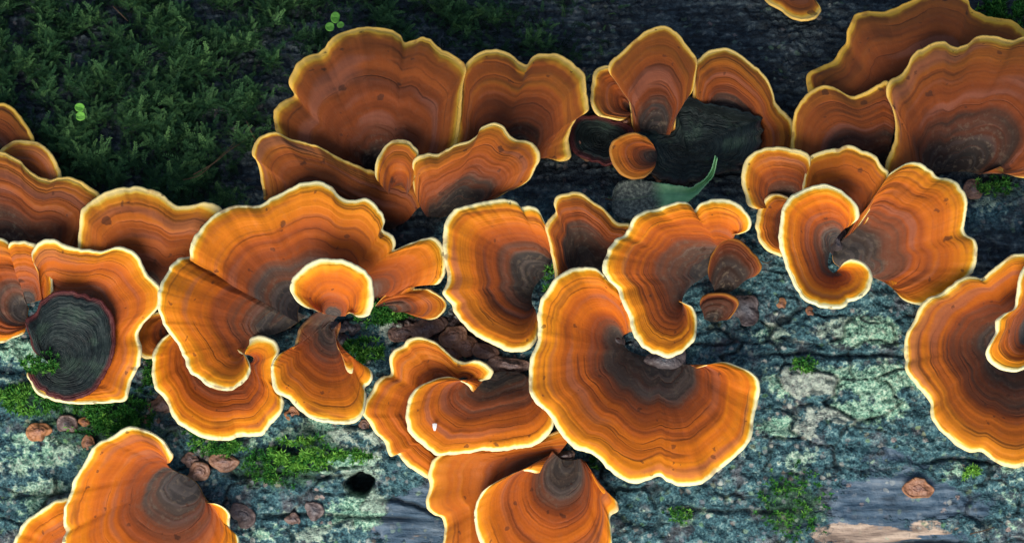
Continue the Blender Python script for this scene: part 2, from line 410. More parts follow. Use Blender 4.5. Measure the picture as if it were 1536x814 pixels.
xs_d = np.arange(-868, 868.1, 2.6)
ext = 868 + np.cumsum(np.geomspace(4, 420, 22))
xs = np.concatenate([-ext[::-1], xs_d, ext])
th_d = np.arange(-0.14, 0.90, 2.6 / R)
th_c = np.linspace(th_d[-1], 2 * math.pi + th_d[0], 64)[1:-1]
ths = np.concatenate([th_d, th_c])
X, TH = np.meshgrid(xs, ths)
Y0 = YC + R * np.sin(TH); Z0 = -R + R * np.cos(TH)
front = (np.cos(TH) > 0.05)
kf = np.where(front, (H - Z0) / H, 1.0)
PX = X / kf + 768.0; PY = 407.0 - Y0 / kf
A = TH * R                                       # arc length across the log
lowb = np.where(front, 22 * (fbm(X / 260.0 + 5, Y0 / 200.0 + 5, 3, 3) - 0.5), 0)
fl = np.where(front, 1.0, 0.0)
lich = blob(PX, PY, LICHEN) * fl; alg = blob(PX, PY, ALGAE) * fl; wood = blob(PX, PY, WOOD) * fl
tan = blob(PX, PY, TAN) * fl; brown = blob(PX, PY, BROWN) * fl
wob = 60 * (fbm(PX / 120, PY / 90, 17, 3) - 0.5)
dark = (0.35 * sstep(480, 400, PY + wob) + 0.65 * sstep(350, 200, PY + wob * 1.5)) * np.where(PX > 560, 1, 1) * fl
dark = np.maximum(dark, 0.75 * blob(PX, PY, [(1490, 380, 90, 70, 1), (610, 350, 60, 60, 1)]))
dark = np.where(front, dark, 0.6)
# bark plates: warped, stretched cells
CW, CH = 92.0, 44.0
wx = X + 26 * (fbm(X / 55, A / 40, 21, 3) - 0.5) * 2; wy = A + 15 * (fbm(X / 60, A / 38, 22, 3) - 0.5) * 2
ci = np.floor(wx / CW); cj = np.floor(wy / CH)
f1 = np.full(X.shape, 1e9); f2 = np.full(X.shape, 1e9); idi = np.zeros(X.shape); idj = np.zeros(X.shape)
for di in (-1, 0, 1):
    for dj in (-2, -1, 0, 1, 2):
        a = ci + di; b = cj + dj
        sx = (a + 0.5 + 0.36 * (np.mod(b, 2) * 2 - 1) + 0.5 * (_hash(a, b, 41) - 0.5)) * CW; sy = (b + 0.5 + 0.8 * (_hash(a, b, 42) - 0.5)) * CH
        dd = (((wx - sx) * 0.5) ** 4 + (wy - sy) ** 4) ** 0.25
        near = dd < f1
        f2 = np.where(near, f1, np.minimum(f2, dd))
        idi = np.where(near, a, idi); idj = np.where(near, b, idj); f1 = np.minimum(f1, dd)
edge = f2 - f1
prand = _hash(idi, idj, 51)
platez = np.clip(1 - dark * 1.25 - sstep(.25, .75, wood + .6 * (fbm(X / 50, A / 18, 78, 3) - .5)), 0, 1)
crack_on = sstep(0.25, 0.75, fbm(X / 90, A / 40, 61, 2) + 0.12)   # some joints are filled in
cw_ = 1.2 + 3.2 * crack_on
crk = (1 - sstep(0.2 * cw_, cw_, edge)) * platez * (0.15 + 0.75 * crack_on)
disp = -6.5 * crk + platez * (prand - 0.5) * 8 * sstep(0, 7, edge)
rough = fbm(X / 22, A / 14, 71, 4, 0.6) - 0.5
disp += platez * rough * 16 + platez * (fbm(X / 8, A / 6, 72, 3, .6) - 0.5) * 8
grain = fbm(X / 150, A / 9, 73, 4, 0.6) - 0.5
disp += (1 - platez) * grain * 9 * (0.6 + 0.6 * dark)
disp += dark * ((fbm(X / 26, A / 16, 74, 4, 0.62) - 0.5) * 20 + (fbm(X / 8, A / 6, 76, 2) - 0.5) * 8)
disp += sstep(.3, .7, brown) * (fbm(X / 13, A / 12, 75, 2) - 0.35) * 22
disp += lich * 2.5
disp -= sstep(.3, .8, wood + .5 * (fbm(X / 40, A / 14, 77, 3) - .5)) * 5
# long splits along the grain
for (sx0, sx1, sy0, amp, dep) in [(1120, 1560, 532, 9, 9), (560, 860, 0, 0, 0), (1380, 1540, 692, 10, 12), (330, 560, 714, 6, 9), (380, 640, 775, 7, 9), (0, 230, 742, 8, 9), (560, 720, 752, 22, 10), (1000, 1240, 764, 6, 7), (1330, 1470, 812, 4, 8)]:
    if dep == 0: continue
    yy = sy0 + amp * 2 * (fbm(PX / 60, PX * 0, 81 + int(sx0), 3) - 0.5) + (0.16 * (PX - sx0) if sx0 == 560 else 0)
    w = np.exp(-((PY - yy) / 3.2) ** 2) * sstep(sx0 - 20, sx0 + 40, PX) * sstep(sx1 + 20, sx1 - 60, PX) * fl
    disp -= dep * w; crk = np.maximum(crk, 0.9 * w)
# the rotted hole
hr = np.hypot((PX - 540) / 22.0, (PY - 725) / 17.0) + 0.5 * (fbm(PX / 9, PY / 9, 91, 2) - 0.5)
hole = sstep(1.08, 0.8, hr) * fl
disp -= 70 * hole; crk = np.maximum(crk, hole * 1.0)
hr2 = np.hypot((PX - 415) / 8.0, (PY - 675) / 7.0) + 0.5 * (fbm(PX / 5, PY / 5, 92, 2) - 0.5)
disp -= 25 * sstep(1.1, .7, hr2) * fl; crk = np.maximum(crk, sstep(1.1, .7, hr2) * fl)
RR = R + lowb + disp
LOGV = np.stack([X, YC + RR * np.sin(TH), -R + RR * np.cos(TH)], -1) * S
nr_, nc_ = X.shape
def gnorm(G):
    a = np.roll(G, -1, 0) - np.roll(G, 1, 0)
    b = np.gradient(G, axis=1)
    n = np.cross(b, a); n /= np.linalg.norm(n, axis=-1, keepdims=True) + 1e-12
    return n
LOGN = gnorm(LOGV)
idx = np.arange(nr_ * nc_).reshape(nr_, nc_)
q = np.stack([idx[:, :-1], idx[:, 1:], np.roll(idx, -1, 0)[:, 1:], np.roll(idx, -1, 0)[:, :-1]], -1)
pid = (idi * 1000 + idj)
fp = pid[:, :-1]; fe = np.minimum(np.minimum(edge[:, :-1], edge[:, 1:]), np.minimum(np.roll(edge, -1, 0)[:, :-1], np.roll(edge, -1, 0)[:, 1:]))
okp = (fe > 2.2) & (platez[:, :-1] > 0.45) & (hole[:, :-1] < 0.05) & (PX[:, :-1] > -60) & (PX[:, :-1] < 1596) & (PY[:, :-1] > 380) & (PY[:, :-1] < 860) & (front[:, :-1])
okp &= (np.abs(xs[:-1]) < 866)[None, :] & (np.arange(nr_) < len(th_d) - 1)[:, None]
LA = {'lichen': lich, 'wood': wood, 'tan': tan, 'algae': alg, 'dark': dark, 'prand': prand, 'crack': crk, 'brown': brown}
log_root = empty('fallen_log', (0, YC * S, -R * S))
tag(log_root, 'fallen rotting log, blue-grey lichened bark below and dark mossy wood above', 'log')
off = np.array([0, YC * S, -R * S])
VF = LOGV.reshape(-1, 3) - off; NF = LOGN.reshape(-1, 3); AF = {k: v.reshape(-1) for k, v in LA.items()}
def log_piece(name, faces, cap_ends=False):
    used, inv = np.unique(faces.ravel(), return_inverse=True)
    me = new_mesh(name, VF[used], inv.reshape(faces.shape), {k: v[used] for k, v in AF.items()}, NF[used])
    return link(name, me, M_BARK, log_root)
plate_ids, counts = np.unique(fp[okp], return_counts=True)
order = np.argsort(-counts)
keep = [plate_ids[k] for k in order if counts[k] > 60][:290]
used_mask = np.zeros(okp.shape, bool)
for p in keep:
    m = okp & (fp == p)
    used_mask |= m
    log_piece('bark_plate', q[m])
log_piece('bark', q[~used_mask])
for cx_ in (0, -1):
    ring = LOGV[:, cx_, :] - off
    cen = ring.mean(0)
    V = np.vstack([ring, cen[None]])
    k = np.arange(nr_); F = np.stack([k, np.roll(k, -1), np.full(nr_, nr_)], -1)
    link('end_grain', new_mesh('end_grain', V, F[:, ::-1] if cx_ == 0 else F, {'dark': 0.3, 'wood': 1.0, 'tan': 0.6}), M_BARK, log_root)

# ------------------------------------------------------------------ bracket fungi
def grid_normals(P, closed):
    if closed:
        a = np.roll(P, -1, 0) - np.roll(P, 1, 0)
    else:
        a = np.gradient(P, axis=0)
    b = np.gradient(P, axis=1)
    n = np.cross(a, b)
    L = np.linalg.norm(n, axis=-1, keepdims=True)
    return n / np.maximum(L, 1e-9)

def shell(name, outer, inner, lift, zin, nt, seed, dark=0.28, age=0.0, rim=7.0, closed=False, thick=11.0, edge_t=3.4,
          wave=6.0, droop=3.0, dome=None, mats=None, extra=None, gpow=None, uexp=0.55, flip=None, parent=None, ridges=3.2, frill=1.6, lobe=0.9, umul=1.0, rimfac=1.0, tint=0.5):
    if gpow is None: gpow = 2.7 if age > .5 else 1.8
    O = spline(pts(outer) if isinstance(outer, str) else outer, nt, closed)
    I = spline(pts(inner) if isinstance(inner, str) else inner, nt)
    n = len(O)
    tl = np.concatenate([[0], np.cumsum(np.linalg.norm(np.diff(O, axis=0), axis=1))])
    tt = np.linspace(0, 1, n)
    e_ = np.ones(n) if closed else np.clip(np.minimum(tt, 1 - tt) / 0.04, 0, 1)
    e_ = np.sqrt(1 - (1 - e_) ** 2)
    D = O - I; ln = np.linalg.norm(D, axis=1) + 1e-6; Dn = D / ln[:, None]
    fr = frill * ((fbm(tl / 9.0 + seed * 7, tl * 0 + seed, 5 + seed, 3) - 0.5) * 2)
    if closed: fr *= np.clip(np.minimum(tt, 1 - tt) / 0.05, 0, 1)
    O = O + Dn * fr[:, None]; ln = np.linalg.norm(O - I, axis=1)
    lift = np.asarray(lift, float)
    lf = np.interp(tt, np.linspace(0, 1, lift.size), lift.ravel()) if lift.size > 1 else np.full(n, float(lift))
    zin = np.asarray(zin, float)
    zi = np.interp(tt, np.linspace(0, 1, zin.size), zin.ravel()) if zin.size > 1 else np.full(n, float(zin))
    Lm = np.median(ln)
    nr = 34 if Lm > 45 else 22
    s = np.linspace(0, 1, nr); rr = 1 - (1 - s) ** 1.35
    Rr, Tt = np.meshgrid(rr, tt); TL = np.repeat(tl[:, None], nr, 1); LN = ln[:, None]
    sig = max(1.0, min(34.0, 0.16 * tl[-1]) / (tl[1] + 1e-6)); hw = int(3 * sig)
    kern = np.exp(-0.5 * (np.arange(-hw, hw + 1) / sig) ** 2); kern /= kern.sum()
    if closed:
        Ex = np.take(O, np.arange(-hw, n + hw) % n, 0)
    else:
        hh = np.arange(1, hw + 1)
        Ex = np.vstack([2 * O[0] - O[np.minimum(hh[::-1], n - 1)], O, 2 * O[-1] - O[np.maximum(n - 1 - hh, 0)]])
    Os = np.stack([np.convolve(Ex[:, k], kern, 'valid') for k in (0, 1)], -1)
    Rc = (0.12 * Rr + 0.88 * Rr ** 3.2)[..., None]
    P2 = I[:, None, :] + (Os - I)[:, None, :] * Rr[..., None] + (O - Os)[:, None, :] * Rc
    # uneven radial swerve so bands and folds are not ruler straight
    sw = (fbm(P2[..., 0] / 40 + seed, P2[..., 1] / 40, 11 + seed, 2) - 0.5) * 8 * Rr * (1 - Rr) * 3
    P2 = P2 + np.stack([-Dn[:, 1], Dn[:, 0]], -1)[:, None, :] * sw[..., None]
    if dome is None:
        gg = 1 - (1 - Rr) ** gpow
        z = zi[:, None] + (lf - zi)[:, None] * gg
    else:
        z = zi[:, None] + dome * (1 - Rr ** 2.6) + (lf - zi)[:, None] * Rr
    fold = (fbm(TL / 46.0 + seed * 3, Rr * 0.8, 17 + seed, 2) - 0.5) * 2 + 0.22 * (fbm(TL / 17.0 + seed * 5, Rr * 1.5, 23 + seed, 2) - 0.5) * 2
    if closed: fold *= np.clip(np.minimum(Tt, 1 - Tt) / 0.06, 0, 1)
    z = z + wave * fold * Rr ** 1.6
    uu = 1 - (1 - Rr) * np.clip((LN / Lm), 0.05, 1.4) ** uexp
    z = z + ridges * (fbm(uu * 8 + seed * 1.7, TL / 260.0, 29 + seed, 2) - 0.5) * 2 * sstep(0, .2, Rr)
    dpx = (1 - Rr) * LN
    z = z - droop * (1 - sstep(0, 15, dpx)) ** 1.5
    rimfac = np.interp(tt, np.linspace(0, 1, max(2, np.size(rimfac))), np.ravel(rimfac) if np.size(rimfac) > 1 else np.full(2, rimfac))
    if not closed: rimfac = rimfac * sstep(0, .022, np.minimum(tt, 1 - tt))
    bul = np.einsum('ij,ij->i', O - Os, Dn)
    z = z + np.clip(bul, -12, 9)[:, None] * lobe * Rr ** 3
    th = edge_t * 2 + (thick - edge_t * 2) * (1 - Rr) ** 0.8
    th = th * e_[:, None]
    top = place(P2[..., 0], P2[..., 1], z)
    # rounded edge then underside
    cols_, du, dd = [top], [uu], [dpx]
    ke = edge_t * e_
    for ang in (25, 60, 95, 130, 165):
        a = math.radians(ang)
        cx = np.sin(a) * ke; cz = -(1 - np.cos(a)) * ke
        e3 = top[:, -1, :].copy()
        e3[:, 0] += Dn[:, 0] * cx; e3[:, 1] -= Dn[:, 1] * cx; e3[:, 2] += cz
        cols_.append(e3[:, None, :]); du.append(uu[:, -1:]); dd.append(np.full((n, 1), -ang / 60.0))
    nu = 9
    ju = np.linspace(nr - 1, 0, nu).round().astype(int)
    un = top[:, ju, :].copy(); un[..., 2] -= th[:, ju]
    cols_.append(un); du.append(uu[:, ju]); dd.append(dpx[:, ju])
    P = np.concatenate(cols_, 1); U = np.concatenate(du, 1); DD = np.concatenate(dd, 1)
    m = P.shape[1]
    # orientation: normals of the top must point up
    N = grid_normals(P, closed)
    if N[:, 3:nr - 3, 2].mean() < 0: N = -N; rev = True
    else: rev = False
    TLf = np.repeat(tl[:, None], m, 1)
    # remap u so the dark base ends where asked
    dk = np.maximum(np.interp(tt, np.linspace(0, 1, max(np.size(dark), 2)), np.ravel(dark) if np.size(dark) > 1 else np.full(2, dark)), 1e-3)[:, None]
    U = np.where(U < dk, U / dk * 0.30, 0.30 + (U - dk) / (1 - dk) * 0.70)
    if np.size(umul) > 1: U = U * np.interp(tt, np.linspace(0, 1, np.size(umul)), umul)[:, None]
    base = place(I[:, 0].mean(), I[:, 1].mean(), 0.0)
    loc = base * S
    P = P * S - loc
    att = {'u': U, 'd': DD, 'tt': TLf + seed * 300, 'seed': np.full(U.shape, (seed * 0.6180339) % 1.0), 'age': np.full(U.shape, age), 'rim': np.full(U.shape, rim), 'rimfac': np.repeat(np.interp(tt, np.linspace(0, 1, np.size(rimfac)), np.ravel(rimfac))[:, None], m, 1) if np.size(rimfac) > 1 else np.full(U.shape, rimfac), 'tint': np.full(U.shape, tint)}
    idx = np.arange(n * m).reshape(n, m)
    def quads(j0, j1):
        a = idx if not closed else np.vstack([idx, idx[:1]])
        f = np.stack([a[:-1, j0:j1], a[1:, j0:j1], a[1:, j0 + 1:j1 + 1], a[:-1, j0 + 1:j1 + 1]], -1).reshape(-1, 4)
        return f[:, ::-1] if rev else f
    def piece(nm, j0, j1, mat, par, at=(0, 0, 0)):
        f = quads(j0, j1)
        used, inv = np.unique(f.ravel(), return_inverse=True)
        me = new_mesh(nm, P.reshape(-1, 3)[used], inv.reshape(f.shape), {k: v.reshape(-1)[used] for k, v in att.items()}, N.reshape(-1, 3)[used])
        return link(nm, me, mat, par, at)
    jm = nr - 1 - int(max(2, np.sum(np.median(dpx, 0)[:-1] < rim * 1.25)))
    return loc, piece, jm, nr, m

CAPS = []
GROUP = 'orange bracket fungi growing on the log'
def bracket(outer, inner, lift, zin, label, seed, nt=None, **kw):
    O = pts(outer)
    CAPS.append(np.vstack([O, pts(inner)[::-1]]))
    plen = np.linalg.norm(np.diff(O, axis=0), axis=1).sum()
    nt = nt or int(np.clip(plen / 3.2, 40, 260))
    loc, piece, jm, nr, m = shell('bracket', outer, inner, lift, zin, nt, seed, **kw)
    root = empty('bracket_fungus', loc)
    tag(root, label, 'bracket fungus', GROUP)
    piece('cap', 0, jm, M_CAP, root)
    piece('margin', jm, nr + 4, M_CAP, root)
    piece('pore_surface', nr + 4, m - 1, M_PORE, root)
    return root

# far left
bracket('-80,215 -60,185 -30,163 0,157 12,161 24,170 34,183 42,197 48,209 48,222 40,232', '-25,232 -5,238 10,240', 52, 10, 'small brown bracket cut by the left edge, topmost of the left group', 1, age=.95, rim=3.5, droop=2)
bracket('-8,236 0,229 12,220 24,214 40,213 57,217 71,227 81,241 87,256 88,270 82,280', '15,272 30,280 45,284', 62, 14, 'small round dark-orange bracket between two larger ones at left edge', 2, age=.8, rim=3.5, droop=2)
bracket('-110,330 -95,270 -60,240 -25,228 0,230 16,236 30,245 42,257 55,267 71,272 87,269 103,268 120,274 134,284 147,296 145,330 132,365 110,390', '10,392 40,388 60,390', [84, 86, 86, 84, 80, 64, 40], 14, 'wide dark-brown bracket at left edge with dark hollow above the old black cap', 3, age=.85, rim=6, dark=.42, wave=4)
bracket('121,390 119,373 119,357 121,341 123,320 132,308 150,296 166,288 186,284 207,283 227,287 243,294 255,305 267,311 284,310 298,307 312,306 326,312 338,330 330,370 300,410', '215,440 235,440 250,430', [88, 96, 102, 104, 100, 92, 76, 56], 10, 'broad orange-brown bracket between the old black cap and the large central shell', 4, age=.55, rim=11, dark=.2, wave=4)
bracket('255,468 232,470 215,480 206,500 208,526 220,535 240,533 258,520 268,500', '262,480 270,488', 30, 16, 'small dark-orange bracket peeking out right of the old black cap', 5, age=.5, rim=4, dark=.3)
bracket('14,370 12,364 0,360 -30,365 -60,390 -75,430 -70,470 -45,500 0,513 20,505 37,499', '42,462 40,472 40,482 38,488', [90, 92, 88, 76, 60], 46, 'wrinkled orange bracket cut by left edge beside the old black cap', 6, age=.15, rim=5, dark=.4)
bracket('12,372 18,366 28,364 41,365 57,371 68,385 76,410 78,440', '40,455 52,452 60,450', [92, 98, 94, 84], 50, 'narrow crinkled orange lobe squeezed between two brackets at far left', 7, age=.2, rim=4, dark=.2)
b5 = bracket('58,408 49,391 49,379 57,368 70,361 85,363 98,370 114,375 133,377 149,379 162,376 175,372 188,375 201,382 210,395 217,410 227,421 236,430 239,441 238,458 225,473 214,484 205,498 206,510 209,524 206,546 195,568 190,587 184,599 162,602 133,603 111,603 92,600 70,594 55,585 44,565 42,554',
             '66,470 74,470 84,475 94,485 98,500 98,520 92,540 84,548 76,552 68,552', [104, 110, 112, 114, 108, 94, 80, 68, 56], 40, 'orange bracket wrapped around an old blackened cap, left of the log', 8, age=.12, rim=5.5, dark=.36, gpow=1.3)
loc, piece, jm, nr, m = shell('old', '39,482 48,476 57,467 61,454 74,445 88,438 103,438 118,441 136,447 147,451 158,460 166,473 171,487 170,510 168,532 162,550 151,568 140,583 122,594 100,598 81,594 63,583 50,572 44,556 52,552 66,553 79,554 81,549 78,544 66,538 54,530 48,518 46,506 41,495',
                              '80,549 81,549 81,548', [112, 114, 112, 106, 98, 90, 84, 82, 86, 96, 106, 112], 84, 150, 9, closed=True, wave=4, droop=3, thick=9, edge_t=3, gpow=1.2, ridges=1.5, frill=2.5, dome=None)
o = piece('old_cap', 0, m - 1, M_OLD, b5, tuple(np.array(loc) - np.array(b5.location)))
o['label'] = 'blackened grey-green old cap with growth rings'
# bottom left
bracket('256,693 258,685 252,673 245,662 234,654 221,647 208,643 195,642 184,646 176,652 163,659 150,664 139,675 133,687 126,700 118,711 112,721 110,734 105,747 100,758 98,771 98,784 101,795 97,805 95,818 98,850 130,890 200,915 280,905 335,865 354,830 357,814 355,802 345,795 342,784 343,771 337,762 324,755 310,754',
        '248,694 256,702 266,708 280,714 292,722 300,732 304,742 306,750', [74, 84, 88, 92, 92, 88, 76, 60], [52, 34, 26, 26, 30], 'large orange bracket with grey centre at the bottom left corner', 10, rim=6, dark=.30, nt=230)
bracket('118,744 102,749 89,751 76,758 63,766 50,775 39,784 31,797 24,813 20,840 40,885 80,900', '125,830 130,850', 44, 14, 'plain orange bracket behind the big one at bottom left corner', 11, rim=5, dark=.2, age=.05)
# upper centre group
bracket('418,205 416,200 414,186 413,171 416,162 425,155 438,149 443,143 436,131 436,119 444,103 451,94 466,86 484,79 493,66 506,55 525,48 547,43 569,44 587,48 600,55 606,66 617,64 631,59 644,61 650,68 665,79 679,86 694,97 698,107 693,130 690,167 686,205 680,225',
        '545,262 560,256 580,254 600,254 615,256', [70, 84, 92, 96, 98, 94, 84, 66], 6, 'largest brown scalloped bracket with thick mustard edge, top centre', 12, age=.92, rim=13, dark=.22, droop=5, wave=5, nt=230)
bracket('682,222 686,188 691,164 694,129 695,110 697,102 707,90 720,81 738,77 751,78 765,84 777,93 789,100 796,90 806,84 824,83 841,85 855,95 865,103 874,112 877,122 878,143 881,157 880,167 875,172 865,174 860,184 853,198 850,212 853,225 854,236 844,242 834,241 824,234',
        '705,240 725,246 750,248 775,246 795,242', [66, 74, 84, 88, 90, 84, 70, 50], 6, 'two-lobed brown bracket right of the largest one, top centre', 13, age=.85, rim=12, dark=.30, droop=5, wave=5)
bracket('395,299 398,292 396,283 392,263 388,245 380,234 381,222 388,211 401,202 418,201 436,210 477,221 506,237 536,250 565,261 600,266 625,278 637,305', '500,345 540,350 580,345 605,335', [96, 102, 104, 100, 84, 66, 50], 10, 'dark brown shelf bracket below the largest scalloped one', 14, age=.85, rim=4.5, dark=.36, wave=4)
bracket('565,270 564,261 565,248 571,232 584,217 598,212 613,215 624,226 627,236 623,250 622,268', '590,300 605,300', 104, 16, 'small rounded orange-brown bracket in front of the largest brown one', 15, age=.55, rim=4.5, dark=.15)
bracket('622,290 620,267 619,256 621,244 629,236 641,233 658,234 669,227 684,219 703,213 715,205 720,194 731,189 743,187 755,194 763,205 772,212 789,213 800,219 806,229 807,243 801,253 796,265 787,275 775,282 762,287 751,294 738,300', '640,325 660,325 685,322 705,316',
        [84, 102, 114, 118, 116, 108, 90, 56], 12, 'knobbly orange-brown bracket with olive centre, front of the top centre group', 16, age=.6, rim=5, dark=.42, wave=5)
# upper right of centre
bracket('936,180 917,177 901,173 891,162 889,142 891,122 895,108 909,101 922,104 935,125', '950,165 952,172', 62, 22, 'small oval brown bracket left of the pointed one, top', 17, age=.75, rim=5, dark=.12)
bracket('950,195 948,180 944,150 940,135 927,121 917,114 914,104 919,93 934,81 948,67 964,53 980,44 995,42 1009,47 1021,59 1033,75 1045,91 1043,110 1038,138 1022,156 1014,176 1012,195', '958,205 980,208 1004,205', [34, 70, 84, 88, 84, 70, 34], 12, 'pointed brown bracket with fine zones above the black old cap', 18, age=.85, rim=6, dark=.26, wave=3, ridges=3)
bracket('1040,150 1041,138 1043,114 1045,98 1051,89 1064,79 1082,75 1098,77 1113,87 1129,99 1143,112 1153,126 1159,142 1163,158 1176,171 1186,185 1189,209 1186,230', '1060,172 1085,178 1110,186 1125,200 1130,225', [60, 72, 74, 68, 54, 40], 14, 'rounded zoned brown bracket above the right of the black old cap', 19, age=.75, rim=5, dark=.25, wave=3, ridges=3)
loc, piece, jm, nr, m = shell('old', '1009,155 1027,152 1047,154 1055,161 1078,164 1102,171 1125,175 1139,179 1141,198 1134,220 1120,242 1096,256 1068,263 1040,270 1010,272 985,264 970,245 958,218 954,198 975,194 1005,192 1014,175',
                              '1030,228 1031,228', [40, 42, 42, 40, 30, 22, 16, 14, 18, 28, 40], 14, 170, 20, closed=True, wave=6, droop=-3, thick=10, gpow=1.1, ridges=4, frill=7, rimfac=.2)
oc = empty('bracket_fungus', loc)
tag(oc, 'large blackened old cap, dark and cracked, behind the green leaf', 'bracket fungus', 'blackened old bracket fungi')
piece('cap', 0, jm, M_OLD, oc); piece('margin', jm, nr + 4, M_OLD, oc); piece('pore_surface', nr + 4, m - 1, M_OLD, oc)
loc2, piece2, _, _, m2 = shell('lip', '1008,160 1010,151 1027,147 1045,150 1056,157 1078,160 1102,167 1125,172 1141,180', '1012,164 1028,160 1046,162 1056,168 1078,172 1100,179 1122,183 1136,186', [62, 66, 62, 64, 58], [44, 46, 44], 110, 58, wave=5, droop=3, thick=12, frill=4, ridges=1, rimfac=0.0, lobe=.3)
lp_ = piece2('raised_lip', 0, m2 - 1, M_OLD, oc, tuple(np.array(loc2) - np.array(oc.location)))
lp_['label'] = 'ragged grey raised lip of the black cap'
loc, piece, jm, nr, m = shell('old', '866,230 856,212 855,196 862,181 880,176 910,180 938,188 948,200 935,225 915,246 895,242', '905,212 906,212', 26, 10, 90, 21, closed=True, wave=6, droop=-2, thick=9, gpow=1.2, frill=3, rimfac=1.0)
oc = empty('bracket_fungus', loc)
tag(oc, 'small black hollow old cap with reddish rim left of the black one', 'bracket fungus', 'blackened old bracket fungi')
piece('cap', 0, jm, M_OLD, oc); piece('margin', jm, nr + 4, M_OLD, oc); piece('pore_surface', nr + 4, m - 1, M_OLD, oc)
bracket('978,214 970,207 956,201 940,202 927,209 918,218 917,232 923,248 934,260 952,267 968,264 980,254', '984,226 986,234 984,242', 56, 24, 'small rust-brown fan bracket on the black old cap', 22, age=.6, rim=1.6, dark=.3, rimfac=.12)
# top edge and upper right
bracket('1140,-14 1150,0 1157,5 1171,12 1181,21 1195,27 1209,29 1222,25 1231,15 1228,7 1220,-4', '1175,-40 1200,-44', 40, 14, 'mustard bracket tip cut by the top edge', 23, age=.85, rim=8, dark=.1)
bracket('1222,160 1216,141 1213,127 1213,115 1221,107 1236,100 1252,93 1262,77 1271,67 1272,52 1279,34 1286,24 1302,20 1322,21 1343,15 1360,7 1374,2 1385,-6 1410,-12 1435,-8 1450,0 1456,14 1470,22 1487,29 1505,30 1518,33 1529,41 1542,58 1550,90', '1330,190 1380,190 1430,180', [54, 68, 74, 76, 74, 66, 56], 6, 'wide dark brown bracket rising behind the others, top right corner', 24, age=1.0, rim=9, dark=.2, wave=5, droop=6)
bracket('1192,240 1190,222 1190,196 1192,179 1198,162 1209,148 1219,138 1233,131 1247,132 1259,137 1269,143 1279,147 1291,144 1305,138 1319,129 1331,124 1350,140', '1270,268 1300,266 1330,250', [66, 84, 92, 92, 84], 6, 'dark red-brown bracket left of the large one at top right', 25, age=.9, rim=5, dark=.44, wave=4)
bracket('1328,262 1329,255 1336,234 1343,213 1345,193 1341,168 1336,156 1331,144 1332,132 1339,122 1352,115 1362,101 1367,89 1377,79 1391,72 1403,66 1415,65 1425,70 1436,74 1450,69 1463,59 1477,56 1494,57 1508,62 1522,62 1536,58 1570,60 1610,90 1630,140 1620,200 1590,245 1545,266 1515,262 1500,250', '1380,268 1400,262 1425,258 1450,258 1470,262',
        [84, 100, 110, 114, 114, 108, 96, 76, 64], 6, 'large brown bracket with smoky grey base cut by right edge', 26, age=.88, rim=10, dark=.34, wave=5, droop=6, nt=230)
# right rosette
bracket('1136,314 1124,307 1120,293 1116,279 1114,265 1117,252 1124,238 1138,229 1155,224 1172,223 1190,226 1203,229 1214,236 1214,255 1208,285', '1170,312 1185,312 1198,305', [76, 92, 100, 98, 84], 8, 'orange bracket with dark base, leftmost of the right rosette', 27, age=.48, rim=5.5, dark=.44)
bracket('1204,290 1209,262 1213,243 1221,234 1234,229 1255,226 1269,221 1279,222 1289,227 1303,232 1314,238 1319,248 1331,260 1328,272 1315,300 1298,335', '1235,350 1255,352 1275,350', [90, 106, 112, 108, 92], 8, 'scalloped orange bracket, middle one at the back of the right rosette', 28, age=.45, rim=5, dark=.34)
bracket('1185,298 1171,293 1159,294 1148,301 1141,315 1137,331 1138,348 1143,362 1154,374 1175,384', '1190,325 1194,340 1194,352', [64, 64, 58], 10, 'small dark-centred cup bracket tucked left of the right spiral', 29, age=.45, rim=4.5, dark=.44)
bracket('1287,340 1303,317 1317,293 1327,272 1334,262 1344,255 1358,247 1370,245 1382,248 1394,257 1405,267 1420,269 1432,274 1439,282 1446,293 1449,307 1446,327 1444,344 1448,353 1460,360 1463,372 1461,393 1455,410 1444,420 1427,430 1406,444 1386,456 1365,453 1351,446 1347,436 1349,424',
        '1274,352 1258,366 1250,380 1252,394 1268,404 1290,410 1316,416', [90, 116, 124, 122, 116, 104, 86, 70], [70, 44, 24, 16, 18], 'large orange fan with grey neck, right side of the right rosette', 30, age=.22, rim=6.5, dark=.34, nt=210)
bracket('1276,338 1286,329 1287,320 1283,308 1272,296 1258,286 1245,280 1231,279 1214,284 1197,291 1185,300 1177,313 1174,331 1172,348 1172,365 1176,382 1181,396 1186,410 1193,425 1199,434 1202,442 1210,449 1224,455 1241,459 1258,459 1268,456 1272,450 1286,446 1298,437 1305,424 1305,410 1300,400 1290,393 1277,390 1266,394 1259,402',
        '1268,342 1262,348 1254,358 1248,370 1244,382 1242,392 1242,402 1245,409 1250,411 1255,408', [122, 138, 144, 142, 138, 130, 124, 116, 98], [100, 84, 56, 46, 64], 'bright orange bracket curled into a spiral, front of the right rosette', 31, age=.02, rim=5.5, dark=.22, nt=230, gpow=1.4)
